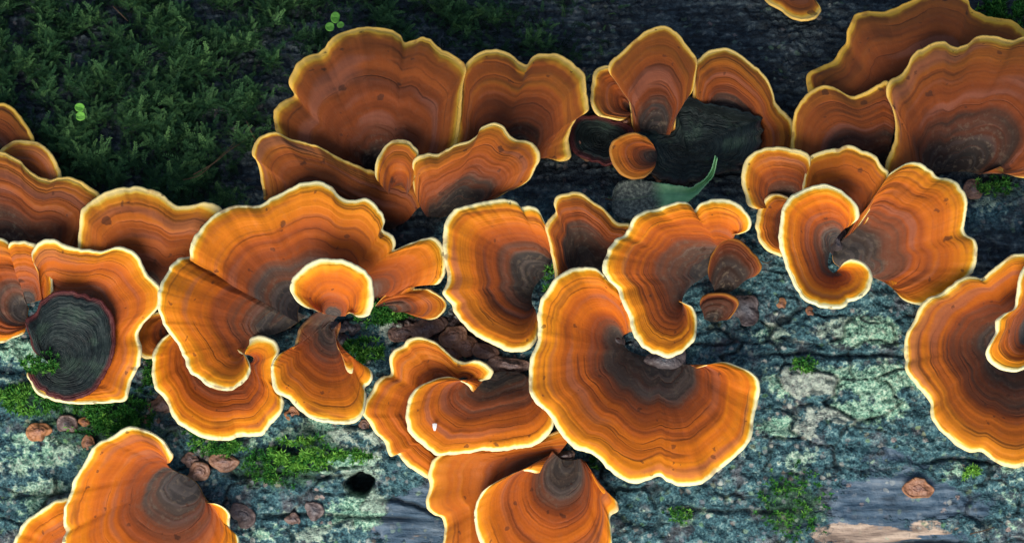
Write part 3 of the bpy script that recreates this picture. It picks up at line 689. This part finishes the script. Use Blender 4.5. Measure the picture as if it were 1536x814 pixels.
# right edge
bracket('1610,430 1595,405 1570,388 1536,384 1518,386 1500,398 1485,411 1474,420 1465,417 1449,417 1434,426 1416,440 1407,444 1394,448 1383,462 1376,479 1365,497 1360,512 1361,537 1362,554 1372,570 1385,585 1399,603 1398,618 1405,634 1421,650 1438,665 1456,675 1474,675 1487,685 1505,694 1522,698 1536,696 1580,684 1615,650 1630,600',
        '1545,470 1520,480 1504,495 1498,510 1500,525 1512,538 1530,545 1550,548', [128, 134, 136, 134, 130, 126, 120, 116], [30, 14, 14, 30], 'large salmon-orange bracket with dark hollow cut by right edge', 32, age=.32, rim=6, dark=.34, nt=250, wave=5)
bracket('1548,395 1536,405 1531,417 1528,440 1524,462 1509,470 1498,479 1496,497 1486,515 1482,528 1487,541 1500,550 1513,554 1527,554 1540,549 1560,535', '1560,430 1552,455 1546,475 1540,492 1536,506 1541,514 1552,516', [146, 148, 146, 140, 130], [110, 90, 80], 'small curled orange bracket inside the large one at right edge', 33, age=.05, rim=5, dark=.12)
# central big shells
bracket('286,391 286,384 287,375 293,359 300,348 311,336 323,323 336,316 351,311 367,310 382,312 395,308 407,300 423,292 439,284 454,277 470,275 486,277 498,284 507,294 518,301 532,302 548,300 559,305 567,316 573,325 576,334 573,346 584,353 590,359 591,370 589,377 604,370 620,364 639,358 651,359 661,367 665,378 667,394 665,409 659,423 651,427 642,420 632,419 623,425 618,436',
        '448,484 446,470 450,456 462,446 480,442 500,442 520,444 540,446 556,448 568,448', [122, 126, 130, 130, 128, 116, 104, 90, 80, 60], [70, 36, 14, 8, 10], 'very large orange shell with grey centre and a side lobe, left of centre', 34, age=.15, rim=6.5, dark=.36, nt=260, wave=6)
bracket('560,462 575,445 588,438 601,434 620,434 639,434 654,441 664,450 666,459 662,469 654,476 642,479 632,476 626,470 618,464 600,466', '556,462 562,466 570,470', [26, 40, 50, 46, 30], 14, 'small orange tongue bracket below the side lobe of the large shell', 35, age=.45, rim=2.5, dark=.45, wave=2)
bracket('306,392 292,386 281,387 271,389 260,398 250,415 242,431 239,447 240,462 245,478 252,493 261,505 270,517 277,531 283,549 288,559 300,565 311,574 323,580 338,583 350,581 361,574 370,565 375,555 374,545 369,534 361,527 353,524 345,523',
        '458,474 436,490 414,500 398,503 384,504 372,507 362,512 352,517', [84, 116, 128, 132, 130, 126, 120, 106, 84], [28, 22, 18, 28, 58], 'bright orange ear-shaped bracket with curled lower lip, left of centre', 36, age=.02, rim=6.5, dark=.27, nt=220)
bracket('260,496 245,508 236,520 231,531 232,543 230,558 231,570 235,581 246,593 254,605 258,617 268,632 282,642 297,651 314,656 335,657 350,655 364,651 385,651 394,648 403,635 415,624 422,612 423,599 420,588 412,575 410,558 410,543 415,531 415,522 409,512 397,507 385,507 373,512 367,520 367,530',
        '300,500 308,515 322,530 340,540 356,545 370,546 378,542 380,536 374,532', [46, 52, 56, 58, 60, 62, 62, 60, 56], [18, 14, 14, 28], 'deep orange crescent bracket underneath the ear-shaped one', 37, age=.04, rim=6.5, dark=.22, nt=230)
bracket('508,472 500,464 489,463 479,468 465,478 453,490 447,505 443,519 438,525 426,527 416,533 410,542 408,553 410,567 412,579 420,589 435,596 444,607 456,617 470,626 485,630 503,632 521,633 535,629 544,618 547,605 548,590 545,580 553,571 557,561 553,552 544,549 535,552 527,558 519,553 515,540 510,528 505,517 505,500 511,482',
        '500,482 497,482 495,484 494,488 495,492 497,494 500,493', [52, 64, 84, 96, 100, 98, 90, 72, 52], 40, 'orange fan bracket with purplish grey stalk below the small pale-rimmed one', 38, age=.04, rim=6, dark=.30, uexp=.2, umul=[.25, .25, .35, .6, 1, 1, 1, 1, 1, 1, 1, .9, .5, .3], rimfac=[0, 0, .1, 1, 1, 1, 1, 1, 1, 1, .8, .2, 0], nt=210, gpow=1.2)
bracket('478,468 470,464 461,462 451,456 443,447 438,436 439,425 445,414 457,403 470,395 486,390 501,391 517,393 532,400 545,408 553,416 557,428 558,444 556,462 550,472 539,476 530,472 524,468', '484,470 494,472 506,474 518,474', [132, 142, 146, 146, 140, 122], [72, 66, 72], 'small bright orange bracket with broad pale rim, standing in front of the large shell', 39, age=0.0, rim=9, dark=.10, gpow=1.5)
# centre
bracket('822,345 814,328 808,317 797,312 786,312 782,313 777,306 768,302 745,301 726,305 707,309 688,314 675,326 669,341 668,363 669,385 673,408 674,424 667,437 672,446 680,456 685,468 697,484 710,497 729,508 749,518 761,524 777,525 793,521 804,509 808,494 808,476',
        '828,385 824,398 818,410 810,420 802,430 798,442 798,454 802,462', [96, 110, 114, 114, 110, 106, 98, 82], [40, 16, 8, 20], 'orange bracket with dark off-side centre, in the middle of the log', 40, age=.18, rim=6.5, dark=.34, nt=210)
bracket('838,425 832,395 826,365 820,342 828,329 835,320 832,309 836,298 848,293 864,290 876,294 889,304 902,313 912,323 918,331 928,337 944,338 952,350 948,375', '868,408 880,408 895,404', [84, 92, 98, 96, 88, 76, 66], 4, 'dark-bowled orange bracket joined right of the middle one', 41, age=.62, rim=4.5, dark=.62, gpow=2.0)
bracket('1098,352 1113,350 1122,345 1125,335 1120,323 1110,311 1096,303 1083,301 1065,303 1052,309 1044,318 1039,320 1039,312 1031,306 1017,305 1003,310 986,315 969,318 955,326 948,338 941,352 928,359 919,369 912,383 907,397 909,411 917,421 928,431 935,448 941,462 947,476 950,493 959,510 972,522 990,530 1003,533 1017,529 1031,519 1041,507 1044,490 1043,472 1038,460 1028,455 1018,452',
        '1102,354 1096,366 1088,378 1078,392 1066,406 1052,418 1038,427 1026,433 1018,438 1016,444 1018,449', [104, 120, 130, 134, 138, 140, 140, 136, 128, 106], [70, 46, 30, 38, 64], 'S-shaped orange bracket overlapping the biggest one, centre right', 42, age=.05, rim=6, dark=[.10, .22, .36, .46, .48, .46, .42, .36, .28], nt=260)
bracket('1062,412 1066,390 1078,368 1090,360 1101,360 1114,366 1127,380 1138,393 1140,404 1133,414 1116,420', '1072,440 1088,440 1102,434', [66, 72, 62, 44], 18, 'dull grey-brown weathered bracket right of the S-shaped one', 43, age=1.0, rim=.8, dark=.86, wave=3, rimfac=.12)
bracket('1050,456 1054,447 1066,442 1083,441 1100,447 1106,455 1101,467 1090,480', '1056,478 1066,482 1074,483', [34, 42, 36], 14, 'small brown-grey ridged bracket below the weathered one', 44, age=1.0, rim=.9, dark=.84, wave=2, rimfac=.12, ridges=4)
bracket('946,499 950,485 946,462 932,436 909,417 897,406 880,403 863,404 849,410 834,421 824,435 813,454 809,475 810,500 807,519 799,534 797,554 796,575 799,592 811,607 826,621 838,640 851,657 863,669 880,675 891,678 903,688 914,701 926,711 943,720 959,721 976,715 991,711 1001,719 1018,725 1039,725 1058,719 1072,707 1089,692 1106,678 1120,663 1127,646 1129,625 1134,605 1137,580 1135,567 1124,557 1110,551 1097,546 1087,543 1072,544 1056,549 1044,552',
        '944,498 934,504 934,514 942,524 955,531 970,535 988,538 1006,541 1024,545 1038,549', [70, 104, 114, 118, 120, 120, 118, 114, 110, 106, 100, 84, 64], [40, 18, 10, 10, 10, 16, 36], 'biggest orange bracket, a wide crescent with grey centre, centre right', 45, age=.02, rim=6.5, dark=.34, nt=300, wave=7)
# lower centre
bracket('709,574 722,570 733,567 736,556 727,546 711,542 696,546 684,542 675,534 663,522 648,512 630,507 616,510 606,520 592,528 587,540 588,562 576,566 566,576 556,593 548,609 547,621 558,635 566,649 580,661 583,675 590,683 600,680 610,693 624,703 636,711 650,718',
        '706,570 700,566 692,566 684,572 676,584 670,600 666,620 664,640 668,660', [56, 60, 58, 58, 58, 54, 48], [44, 24, 14, 14], 'frilly orange-brown bracket at the back of the lower centre cluster', 46, age=.28, rim=5, dark=.22, nt=220)
bracket('862,640 832,650 800,662 750,668 700,674 668,680 654,688 648,698 645,713 647,729 643,745 644,761 653,770 665,775 669,787 669,804 666,818 668,850 690,880 730,890', '852,662 838,680 824,696 814,715 808,735', [40, 50, 56, 62, 66, 66, 62, 58], [30, 20, 12], 'brown-orange bracket below the middle cap of the lower cluster', 47, age=.42, rim=5, dark=.26, rimfac=[.2, .4, .8, 1, 1, 1, 1])
bracket('710,588 705,578 693,571 677,565 661,567 643,573 630,579 618,593 613,609 612,629 615,645 625,657 637,665 648,675 657,681 675,679 699,677 723,673 751,673 779,669 799,665 815,655 826,642 832,620 826,600',
        '722,574 728,566 738,560 752,557 768,557 782,560 794,566', [76, 84, 86, 84, 78, 70, 62], [58, 34, 24, 24, 30], 'orange bracket with brownish grey base, middle of the lower centre cluster', 49, age=.14, rim=5.5, dark=.38, nt=200)
bracket('809,709 795,705 779,706 763,713 747,721 731,731 721,743 715,761 714,777 717,797 725,816 745,852 790,882 840,888 890,868 912,838 917,814 916,792 914,772 925,763 926,757 924,750 914,741 905,739 895,726 888,712',
        '828,676 834,682 842,688 850,690 860,690 870,688 878,692', [78, 88, 90, 90, 88, 80, 66], [46, 26, 22, 30], 'orange bracket with brown stalk at the bottom edge, lower centre cluster', 50, age=.06, rim=5.5, dark=.30, nt=210, rimfac=[1, 1, 1, 1, 1, 1, 1, 1, 1, 1, 1, 1, 1, .9, 0, 0])

# ------------------------------------------------------------------ young buttons
def button(px, py, rx, ry, h, tint, seed, label, cat='fungus button', rim=1.0):
    a = np.linspace(0, 2 * np.pi, 15)[:-1]
    k = 1 + 0.42 * (vnoise(np.cos(a) * 1.3 + seed, np.sin(a) * 1.3 + seed * 3, 5) - 0.5) * 2
    O = np.stack([px + rx * k * np.cos(a), py + ry * k * np.sin(a)], -1)
    loc, piece, jm, nr, m = shell('b', O, np.array([[px + 1.0, py], [px - 1.0, py]]), 0.5 * h, 0.35 * h, 40, seed, closed=True, dome=0.75 * h, thick=4, edge_t=2.2, wave=5, droop=3, ridges=.8, frill=1.4, tint=tint, dark=.0)
    o = piece('fungus_button', 0, m - 1, M_BTN, None, tuple(loc))
    return tag(o, label, cat, 'young fungus buttons on the bark')

BT = [(60, 645, 15, 14, 18, 1.0, 'round brown fungus button with pale lower edge, bottom left bark'),
      (98, 636, 14, 11, 16, .15, 'dark purplish fungus button right of the pale-edged one'),
      (126, 632, 8, 5, 10, 1.0, 'tiny bright orange fungus button beside green moss at left'),
      (131, 664, 9, 11, 14, .8, 'tan oval fungus button left of the large grey-centred bracket'),
      (335, 692, 17, 15, 16, .55, 'pinkish brown fungus button below the crescent bracket'),
      (297, 708, 16, 13, 22, .5, 'red-brown knob fungus at the grey centre of the bottom left bracket'),
      (284, 690, 9, 8, 12, .35, 'small plum fungus button above the red-brown knob'),
      (470, 766, 14, 13, 14, .05, 'blue-grey fungus button left of the rotted hole'),
      (364, 771, 15, 15, 14, .1, 'dark grey fungus button right of the bottom left bracket'),
      (440, 778, 9, 8, 9, .2, 'smaller grey fungus button just left of the blue-grey one'),
      (1381, 733, 23, 18, 12, .75, 'flat salmon fungus button on bare wood at lower right'),
      (244, 606, 22, 15, 16, .45, 'lumpy maroon fungus crust left of the crescent bracket'),
      (228, 628, 14, 8, 10, .5, 'brown fungus lump just under the maroon crust'),
      (1119, 463, 19, 20, 14, .0, 'bluish grey ringed fungus button right of the small ridged bracket'),
      (1461, 285, 11, 11, 14, .4, 'pinkish fungus button below the large bracket at top right'),
      (992, 540, 30, 20, 34, .02, 'large slate-grey knob in the centre of the biggest bracket'),
      (438, 620, 9, 7, 12, .9, 'small orange fungus button under the stalked fan bracket'),
      (988, 262, 9, 7, 24, .6, 'reddish fungus button under the rust-brown fan'),
      (1006, 266, 10, 6, 22, .6, 'flat reddish fungus button beside the green leaf'),
      (1172, 456, 6, 6, 8, .8, 'tiny salmon fungus button below the right spiral'),
      (1214, 466, 5, 5, 7, .7, 'tiny pink fungus button under the tip of the right spiral'),
      (1259, 366, 13, 24, 62, .12, 'added dark lump filling the slit between right spiral and grey-necked fan'),  # filler lump, added to keep the slit dark
      (922, 508, 14, 12, 40, .05, 'slate lump in the upper notch of the biggest bracket'),
      (868, 214, 9, 12, 30, .8, 'rosy lump beside the two-lobed bracket'),
      (882, 234, 10, 7, 26, .7, 'rosy lump at the lower edge of the small black hollow cap'),
      (938, 182, 10, 7, 50, .9, 'rusty knob at the foot of the pointed brown bracket'),
      (640, 492, 20, 15, 16, .35, 'plum-brown lump nearest the small tongue bracket'),
      (676, 505, 19, 15, 18, .5, 'largest reddish brown lump left of the middle bracket'),
      (700, 520, 16, 13, 16, .55, 'reddish brown lump right under the middle bracket edge'),
      (660, 520, 13, 10, 14, .45, 'small reddish lump above the frilly bracket'),
      (682, 530, 12, 9, 12, .6, 'small brown lump above the finger lobe of the frilly bracket'),
      (728, 528, 15, 12, 14, .4, 'brown-violet lump below the middle bracket'),
      (655, 486, 12, 10, 13, .3, 'small violet-brown lump under the tongue bracket'),
      (605, 497, 18, 13, 13, .35, 'dull violet lump above the frilly bracket, left'),
      (765, 548, 26, 15, 20, .3, 'grey-brown lump behind the middle cap of the lower cluster'),
      (505, 492, 12, 12, 18, .05, 'dark slate lump right of the purplish stalk'),
      (528, 492, 12, 10, 14, .02, 'blue-black lump between stalk and green moss'),
      (515, 512, 10, 9, 12, .1, 'small slate lump below the blue-black one'),
      (845, 683, 15, 8, 34, .2, 'dark knob at the top of the bottom edge bracket stalk'),
      (360, 640, 0, 0, 0, 0, ''),
      (545, 640, 8, 8, 9, .35, 'tiny brown button on lichen below the fan bracket')]
for k, (px, py, rx, ry, h, tint, lab) in enumerate(BT):
    if rx: button(px, py, rx, ry, h * (.6 if py > 560 else .85), tint, 60 + k, lab)

# ------------------------------------------------------------------ moss
def leaflet(base, dirv, length, width, up):
    side = np.cross(dirv, up); side /= np.linalg.norm(side) + 1e-9
    m = base + dirv * length * 0.45 + up * length * 0.08
    return [base, m + side * width, base + dirv * length, m - side * width]

def sprig_template(seed, kind):
    r = random.Random(seed); V = []
    up = np.array([0, 0, 1.0])
    if kind == 'feather':
        n = 11
        bend = r.uniform(-.5, .5)
        for k in range(n):
            s = (k + 0.5) / n
            p = np.array([s, bend * s * s * .5, 0.10 * math.sin(s * 3)])
            L = 0.30 * (1 - s * 0.62)
            for sg in (-1, 1):
                a = math.radians(r.uniform(38, 66)) * sg
                d = np.array([math.cos(a), math.sin(a), r.uniform(-.05, .4)]); d /= np.linalg.norm(d)
                V += leaflet(p, d, L * r.uniform(.75, 1.2), 0.034, up)
        V += leaflet(np.array([0, 0, 0.0]), np.array([1, bend * .5, 0.0]), 1.05, 0.014, up)
    else:
        n = 15
        for k in range(n):
            a = r.uniform(0, 2 * math.pi); el = math.radians(r.uniform(15, 80))
            d = np.array([math.cos(el) * math.cos(a), math.cos(el) * math.sin(a), math.sin(el)])
            V += leaflet(np.array([0, 0, r.uniform(0, .45)]), d, r.uniform(.5, .95), 0.085, np.array([-math.sin(a) * .2, math.cos(a) * .2, 1.0]))
    return np.array(V)

FEATHERS = [sprig_template(k, 'feather') for k in range(6)]
STARS = [sprig_template(40 + k, 'star') for k in range(5)]

def scatter(templates, P, size, yaw, pitch, vbase, seed, hollow=0.0):
    """P: (n,3) grid points on the log; returns vertices, quads, attributes"""
    r = np.random.default_rng(seed)
    Vs, vs, ws = [], [], []
    ny = (P[:, 1] - YC) / R
    tilt = -np.arcsin(np.clip(ny, -0.99, 0.99))          # lean with the surface
    pick = r.integers(0, len(templates), len(P))
    for k, T in enumerate(templates):
        m = pick == k
        if not m.any(): continue
        c, s_ = np.cos(yaw[m]), np.sin(yaw[m]); cp, sp = np.cos(pitch[m]), np.sin(pitch[m])
        x, y, z = T[:, 0][None], T[:, 1][None], T[:, 2][None]
        x1 = x * cp[:, None] - z * sp[:, None]; z1 = x * sp[:, None] + z * cp[:, None]
        x2 = x1 * c[:, None] - y * s_[:, None]; y2 = x1 * s_[:, None] + y * c[:, None]
        ct, st = np.cos(tilt[m])[:, None], np.sin(tilt[m])[:, None]
        y3 = y2 * ct - z1 * st; z3 = y2 * st + z1 * ct
        V = np.stack([x2, y3, z3], -1) * size[m][:, None, None] + P[m][:, None, :]
        Vs.append(V.reshape(-1, 3))
        tip = (T[:, 0] if T[:, 0].max() > .9 else T[:, 2])
        vs.append(np.clip(vbase[m][:, None] + 0.12 * (tip[None] - .5) + 0 * x, 0, 1).reshape(-1))
        ws.append(np.repeat(np.clip(r.normal(0, .25, m.sum()), 0, 1), len(T)))
    V = np.vstack(Vs)
    F = np.arange(len(V)).reshape(-1, 4)
    return V, F, {'v': np.concatenate(vs), 'w': np.concatenate(ws)}

def moss_density(px, py):
    edge_ = 40 * (fbm(px / 60, py / 50, 101, 3) - 0.5) * 2
    a = sstep(330, 300, py + edge_ * .3) * sstep(430, 380, px - (140 - py) * 0.25 + edge_)
    b = sstep(120, 70, py + edge_ - 0) * sstep(930, 740, px + edge_ * 2)
    c = blob(px, py, [(845, 78, 60, 20, .9), (660, 40, 150, 60, .9)])
    return np.clip(np.maximum(np.maximum(a, b), c), 0, 1)

n = 62000
px = rng.uniform(-60, 930, n); py = rng.uniform(-60, 340, n)
d = moss_density(px, py)
clump = fbm(px / 34, py / 30, 111, 3)
def inside(px, py, poly):
    r_ = np.zeros(px.shape, bool); q_ = np.roll(poly, -1, 0)
    for (x1, y1), (x2, y2) in zip(poly, q_):
        c_ = ((y1 > py) != (y2 > py)) & (px < (x2 - x1) * (py - y1) / (y2 - y1 + 1e-9) + x1)
        r_ ^= c_
    return r_
for sx_, sy_ in ((120, 168), (502, 34)): d = np.where(np.hypot(px - sx_, py - sy_) < 17, 0, d)
for pl in CAPS: d = np.where(inside(px, py, pl), 0, d)
sel = (rng.uniform(0, 1, n) < d * (0.10 + 0.9 * sstep(.40, .64, clump)))
px, py, cl = px[sel], py[sel], clump[sel]
nn = len(px)
P = place(px, py, 2 + 24 * sstep(.38, .7, cl) + rng.uniform(-4, 6, nn))
yaw = rng.uniform(0, 2 * np.pi, nn)
V, F, at = scatter(FEATHERS, P, np.where(rng.uniform(0, 1, nn) < .10, rng.uniform(20, 32, nn), rng.uniform(7, 19, nn)), yaw, rng.uniform(.1, 1.0, nn), np.clip(.15 + 1.1 * (cl - .32) + rng.normal(0, .20, nn), 0, 1), 5)
mo = link('moss_carpet', new_mesh('moss_carpet', V * S, F, at, smooth=False), M_MOSS)
tag(mo, 'dark green feathery moss carpet covering the upper left of the log', 'moss', kind='stuff')

def tuft(px, py, rx, ry, count, size, vb, seed, label, lift=3.0, dome=10.0):
    r = np.random.default_rng(seed)
    a = r.uniform(0, 2 * np.pi, count); q_ = np.sqrt(r.uniform(0, 1, count)) * r.uniform(.75, 1.45, count)
    x = px + rx * q_ * np.cos(a); y = py + ry * q_ * np.sin(a)
    keep_ = fbm(x / 15, y / 11, seed, 3) > .43
    x, y, q_ = x[keep_], y[keep_], q_[keep_]
    c = len(x)
    P = place(x, y, lift + dome * (1 - np.clip(q_, 0, 1) ** 2))
    base = place(px, py, 0.0)
    V, F, at = scatter(STARS, P, r.uniform(.65, 1.25, c) * size, r.uniform(0, 6.28, c), r.normal(0, .35, c), np.clip(vb + r.normal(0, .2, c), 0, 1), seed)
    o = link('moss_tuft', new_mesh('moss_tuft', (V - base) * S, F, at, smooth=False), M_TUFT, None, tuple(base * S))
    return tag(o, label, 'moss', 'bright green moss tufts')

TF = [(62, 546, 22, 12, 60, 11, .45, 'green moss tuft growing into the notch of the old black cap', 92, 6),
      (38, 598, 50, 18, 240, 11, .62, 'bright moss tuft left, under the old black cap', 4, 12),
      (165, 622, 52, 24, 300, 11, .38, 'wide dark green moss tuft below the old black cap', 4, 12),
      (95, 605, 30, 10, 90, 10, .35, 'thin moss strip between two tufts at left', 4, 6),
      (222, 560, 16, 26, 70, 10, .2, 'shaded moss tuft between old black cap and crescent bracket', 4, 8),
      (455, 680, 42, 20, 300, 11, .75, 'brightest yellow-green moss cushion left of the rotted hole', 6, 18),
      (415, 700, 42, 22, 200, 9, .35, 'dark green moss film left of the brightest cushion', 3, 6),
      (325, 668, 36, 12, 120, 9, .5, 'moss strip below the crescent bracket', 3, 6),
      (530, 683, 30, 7, 70, 9, .6, 'thin bright moss line above the rotted hole', 3, 4),
      (575, 470, 38, 14, 170, 11, .45, 'green moss tuft below the tongue bracket', 10, 12),
      (545, 526, 24, 16, 120, 11, .5, 'moss tuft right of the purplish stalk', 5, 10),
      (356, 517, 8, 10, 26, 10, .85, 'pale green moss sprig at the curled lip of the ear-shaped bracket', 56, 6),
      (826, 428, 8, 22, 40, 13, .55, 'narrow moss sprig in the gap right of the middle bracket', 40, 10),
      (1185, 755, 46, 46, 170, 8, .45, 'ragged moss patch on lower right bark', 3, 6),
      (1022, 772, 20, 12, 30, 8, .5, 'small moss patch below the biggest bracket', 3, 4),
      (1456, 712, 14, 10, 40, 10, .9, 'tiny pale leafy moss on bare wood near right edge', 3, 4),
      (1490, 282, 26, 12, 60, 9, .25, 'dull moss tuft right of the pinkish button, upper right', 4, 6),
      (1206, 548, 16, 10, 40, 9, .55, 'small moss speck on lichened bark below the right spiral', 3, 4),
      (905, 695, 18, 14, 70, 9, .25, 'dark moss tuft under the left rim of the biggest bracket', 4, 6),
      (1515, 22, 46, 18, 150, 12, .3, 'dim moss tuft behind the brackets in top right corner', 4, 8),
      (300, 645, 20, 8, 40, 9, .45, 'small moss tuft under the left of the crescent bracket', 3, 4)]
for k, (px, py, rx, ry, c, sz, vb, lab, lf_, dm) in enumerate(TF):
    tuft(px, py, rx, ry, int(c * 1.5), sz, vb, 300 + k, lab, lf_, dm)

# ------------------------------------------------------------------ fallen leaf
def mat_leaf():
    n = NT('dying leaf', 0.45, 0.4)
    u = n.attr('u'); s = n.attr('s')
    pos = n.tc.outputs['Object']
    green = n.ramp(n.noise(pos, 300, 3), [(0.3, (0.13, 0.40, 0.16)), (0.7, (0.32, 0.62, 0.30))])
    grey = n.ramp(n.noise(pos, 900, 3, .7), [(0.34, (0.02, 0.03, 0.028)), (0.5, (0.085, 0.105, 0.088)), (0.66, (0.22, 0.26, 0.20))])
    c = n.mix(n.rng(n.math('ADD', u, n.math('MULTIPLY', n.math('SUBTRACT', n.noise(pos, 160, 2), .5), .14)), .36, .50), grey, green)
    vein = n.rng(n.math('ABSOLUTE', s), 0.0, 0.05, 1.0, 0.0)
    c = n.mix(n.math('MULTIPLY', vein, .5), c, (0.16, 0.24, 0.12))
    return n.done(c, n.bump(n.noise(pos, 500, 3), .4, .0006))
up_e = pts('919,297 923,281 934,272 960,270 988,276 1004,278 1020,280 1036,283 1048,277 1058,270 1068,256 1074,234')
lo_e = pts('919,300 921,318 940,328 962,322 985,308 1006,305 1026,303 1041,294 1053,281 1063,270 1070,259 1075,236')
nU, nS = 90, 15
Ue, Le = spline(up_e, nU), spline(lo_e, nU)
tl = np.arange(nU)
ser = 2.2 * (fbm(tl / 6.0, tl * 0.0, 131, 2) - 0.3) + 1.6 * np.abs(((tl * .42) % 1.0)) * np.clip(np.minimum(tl, nU - 1 - tl) / 8.0, 0, 1)
nv = Ue - Le; nv /= np.linalg.norm(nv, axis=1, keepdims=True) + 1e-6
Ue = Ue + nv * ser[:, None]; Le = Le - nv * ser[:, None]
sv = np.linspace(-1, 1, nS)
G2 = Le[:, None] + (Ue - Le)[:, None] * ((sv + 1) / 2)[None, :, None]
lz = 24 + 10 * np.abs(sv)[None, :] ** 1.3 + np.interp(np.linspace(0, 1, nU), [0, .4, .7, 1], [0, 2, 14, 34])[:, None] + 3 * np.sin(np.linspace(0, 9, nU))[:, None] * sv[None, :]
G3 = place(G2[..., 0], G2[..., 1], lz)
lb = place(985, 292, 0.0)
V = (G3 - lb).reshape(-1, 3) * S
ix = np.arange(nU * nS).reshape(nU, nS)
F = np.stack([ix[:-1, :-1], ix[1:, :-1], ix[1:, 1:], ix[:-1, 1:]], -1).reshape(-1, 4)
leaf_at = {'u': np.repeat(np.linspace(0, 1, nU), nS), 's': np.tile(sv, nU)}
leaf = link('fallen_leaf', new_mesh('fallen_leaf', V, F, leaf_at), mat_leaf(), None, tuple(lb * S))
sol = leaf.modifiers.new('thickness', 'SOLIDIFY'); sol.thickness = 0.0003
tag(leaf, 'half grey, half green serrated leaf with upturned tip below the black cap', 'leaf')

# ------------------------------------------------------------------ seedlings
def mat_seedling():
    n = NT('seedling leaf', 0.4, 0.4)
    pos = n.tc.outputs['Object']
    c = n.ramp(n.noise(pos, 500, 2), [(0.3, (0.12, 0.40, 0.04)), (0.7, (0.26, 0.62, 0.09))])
    return n.done(c)
M_SEED = mat_seedling()
def seedling(leaves, lift, label):
    cx = sum(l[0] for l in leaves) / len(leaves); cy = sum(l[1] for l in leaves) / len(leaves)
    b = place(cx, cy, 0.0); root = empty('seedling', tuple(b * S))
    tag(root, label, 'seedling', 'seedlings in the moss')
    for (x, y, rx, ry, rot) in leaves:
        V = []; F = []
        na, nr2 = 18, 5
        for i in range(nr2 + 1):
            for j in range(na):
                a = 2 * math.pi * j / na; rr2 = i / nr2 * (1 - 0.10 * (math.cos(a - rot) > .92) * (i == nr2))
                ex, ey = rx * rr2 * math.cos(a), ry * rr2 * math.sin(a)
                V.append((x + ex * math.cos(rot) - ey * math.sin(rot), y + ex * math.sin(rot) + ey * math.cos(rot), lift + 2.0 * rr2 ** 2 - 1.2 * (abs(math.sin(a)) < .2)))
        V = np.array(V)
        W = (place(V[:, 0], V[:, 1], V[:, 2]) - b) * S
        for i in range(nr2):
            for j in range(na):
                F.append([i * na + j, i * na + (j + 1) % na, (i + 1) * na + (j + 1) % na, (i + 1) * na + j])
        o = link('leaf', new_mesh('leaf', W, F), M_SEED, root)
        so = o.modifiers.new('thickness', 'SOLIDIFY'); so.thickness = 0.0002
    # stalk
    top = (place(cx, cy, lift - 1) - b) * S
    V = []; F = []
    for i, (p, w) in enumerate([((0, 0, 0), .0002), (tuple(top), .00015)]):
        for j in range(6):
            V.append((p[0] + w * math.cos(j * 1.047), p[1] + w * math.sin(j * 1.047), p[2]))
    for j in range(6): F.append([j, (j + 1) % 6, 6 + (j + 1) % 6, 6 + j])
    link('stem', new_mesh('stem', V, F), M_SEED, root)
seedling([(119.5, 161, 7.5, 6.5, .2), (121, 174, 7.5, 6.5, -.1)], 46, 'seedling of two bright green round leaves in dark moss, left')
seedling([(503, 26, 7, 8.5, .1), (495, 40, 7, 6.5, 0), (511, 37, 5.5, 4.5, -.4)], 46, 'seedling of three green leaves above the largest bracket')

# ------------------------------------------------------------------ dry stems in the moss
def mat_stem():
    n = NT('dry stem', 0.7, 0.2)
    return n.done(n.mix(n.noise(n.tc.outputs['Object'], 300, 2), (0.05, 0.032, 0.02), (0.16, 0.10, 0.055)))
M_STEM = mat_stem()
def stem(p, w, lift, label, cat='stem'):
    C = spline(pts(p), 26)
    lz = lift + 4 * np.sin(np.linspace(0, 5, 26))
    P3 = place(C[:, 0], C[:, 1], lz); b = P3[0].copy()
    T = np.gradient(P3, axis=0); T /= np.linalg.norm(T, axis=1, keepdims=True)
    N1 = np.cross(T, [0, 0, 1.0]); N1 /= np.linalg.norm(N1, axis=1, keepdims=True); N2 = np.cross(T, N1)
    wv = w * np.linspace(1, .5, 26)
    V = np.stack([P3 + (N1 * math.cos(k * 1.047) + N2 * math.sin(k * 1.047)) * wv[:, None] for k in range(6)], 1)
    ix = np.arange(26 * 6).reshape(26, 6); jx = np.roll(ix, -1, 1)
    F = np.stack([ix[:-1], ix[1:], jx[1:], jx[:-1]], -1).reshape(-1, 4)
    o = link('dry_stem', new_mesh('dry_stem', (V.reshape(-1, 3) - b) * S, F), M_STEM, None, tuple(b * S))
    tag(o, label, cat, 'dry stems and twigs')
stem('290,262 320,245 345,225 372,208 388,198', .9, 34, 'thin brown stem in moss pointing to the top centre shelf bracket')
stem('275,270 300,262 330,235 352,214', .7, 36, 'thin brown stem lying lower of two beside the shelf bracket')
stem('370,182 378,200 386,214', .8, 34, 'short dark stem left of the shelf bracket tip')
stem('170,10 185,25 192,32', .9, 36, 'short pale stem near the top left of the moss')
stem('908,298 925,302 944,312', 1.1, 20, 'dark twig between leaf and dark-bowled bracket')
stem('1455,800 1472,796 1492,790', 1.0, 8, 'pale splinter on bare wood at lower right')
stem('1143,392 1150,394 1158,391', 1.0, 10, 'pale hair-thin stem right of the weathered bracket')

def mat_speck():
    n = NT('white speck', 0.5, 0.3)
    return n.done((0.8, 0.78, 0.74))
P_ = place(652, 640, 93)
a = np.linspace(0, 2 * np.pi, 11)[:-1]
V = [(0, 0, .0005)] + [(.0006 * math.cos(t) * (1 + .4 * math.sin(3 * t)), .0015 * math.sin(t) * (1 + .3 * math.cos(2 * t)), 0) for t in a]
F = [[0, 1 + k, 1 + (k + 1) % 10] for k in range(10)]
o = link('white_fleck', new_mesh('white_fleck', V, F), mat_speck(), None, tuple(P_ * S))
tag(o, 'tiny white fleck lying on the middle cap of the lower cluster', 'fleck')
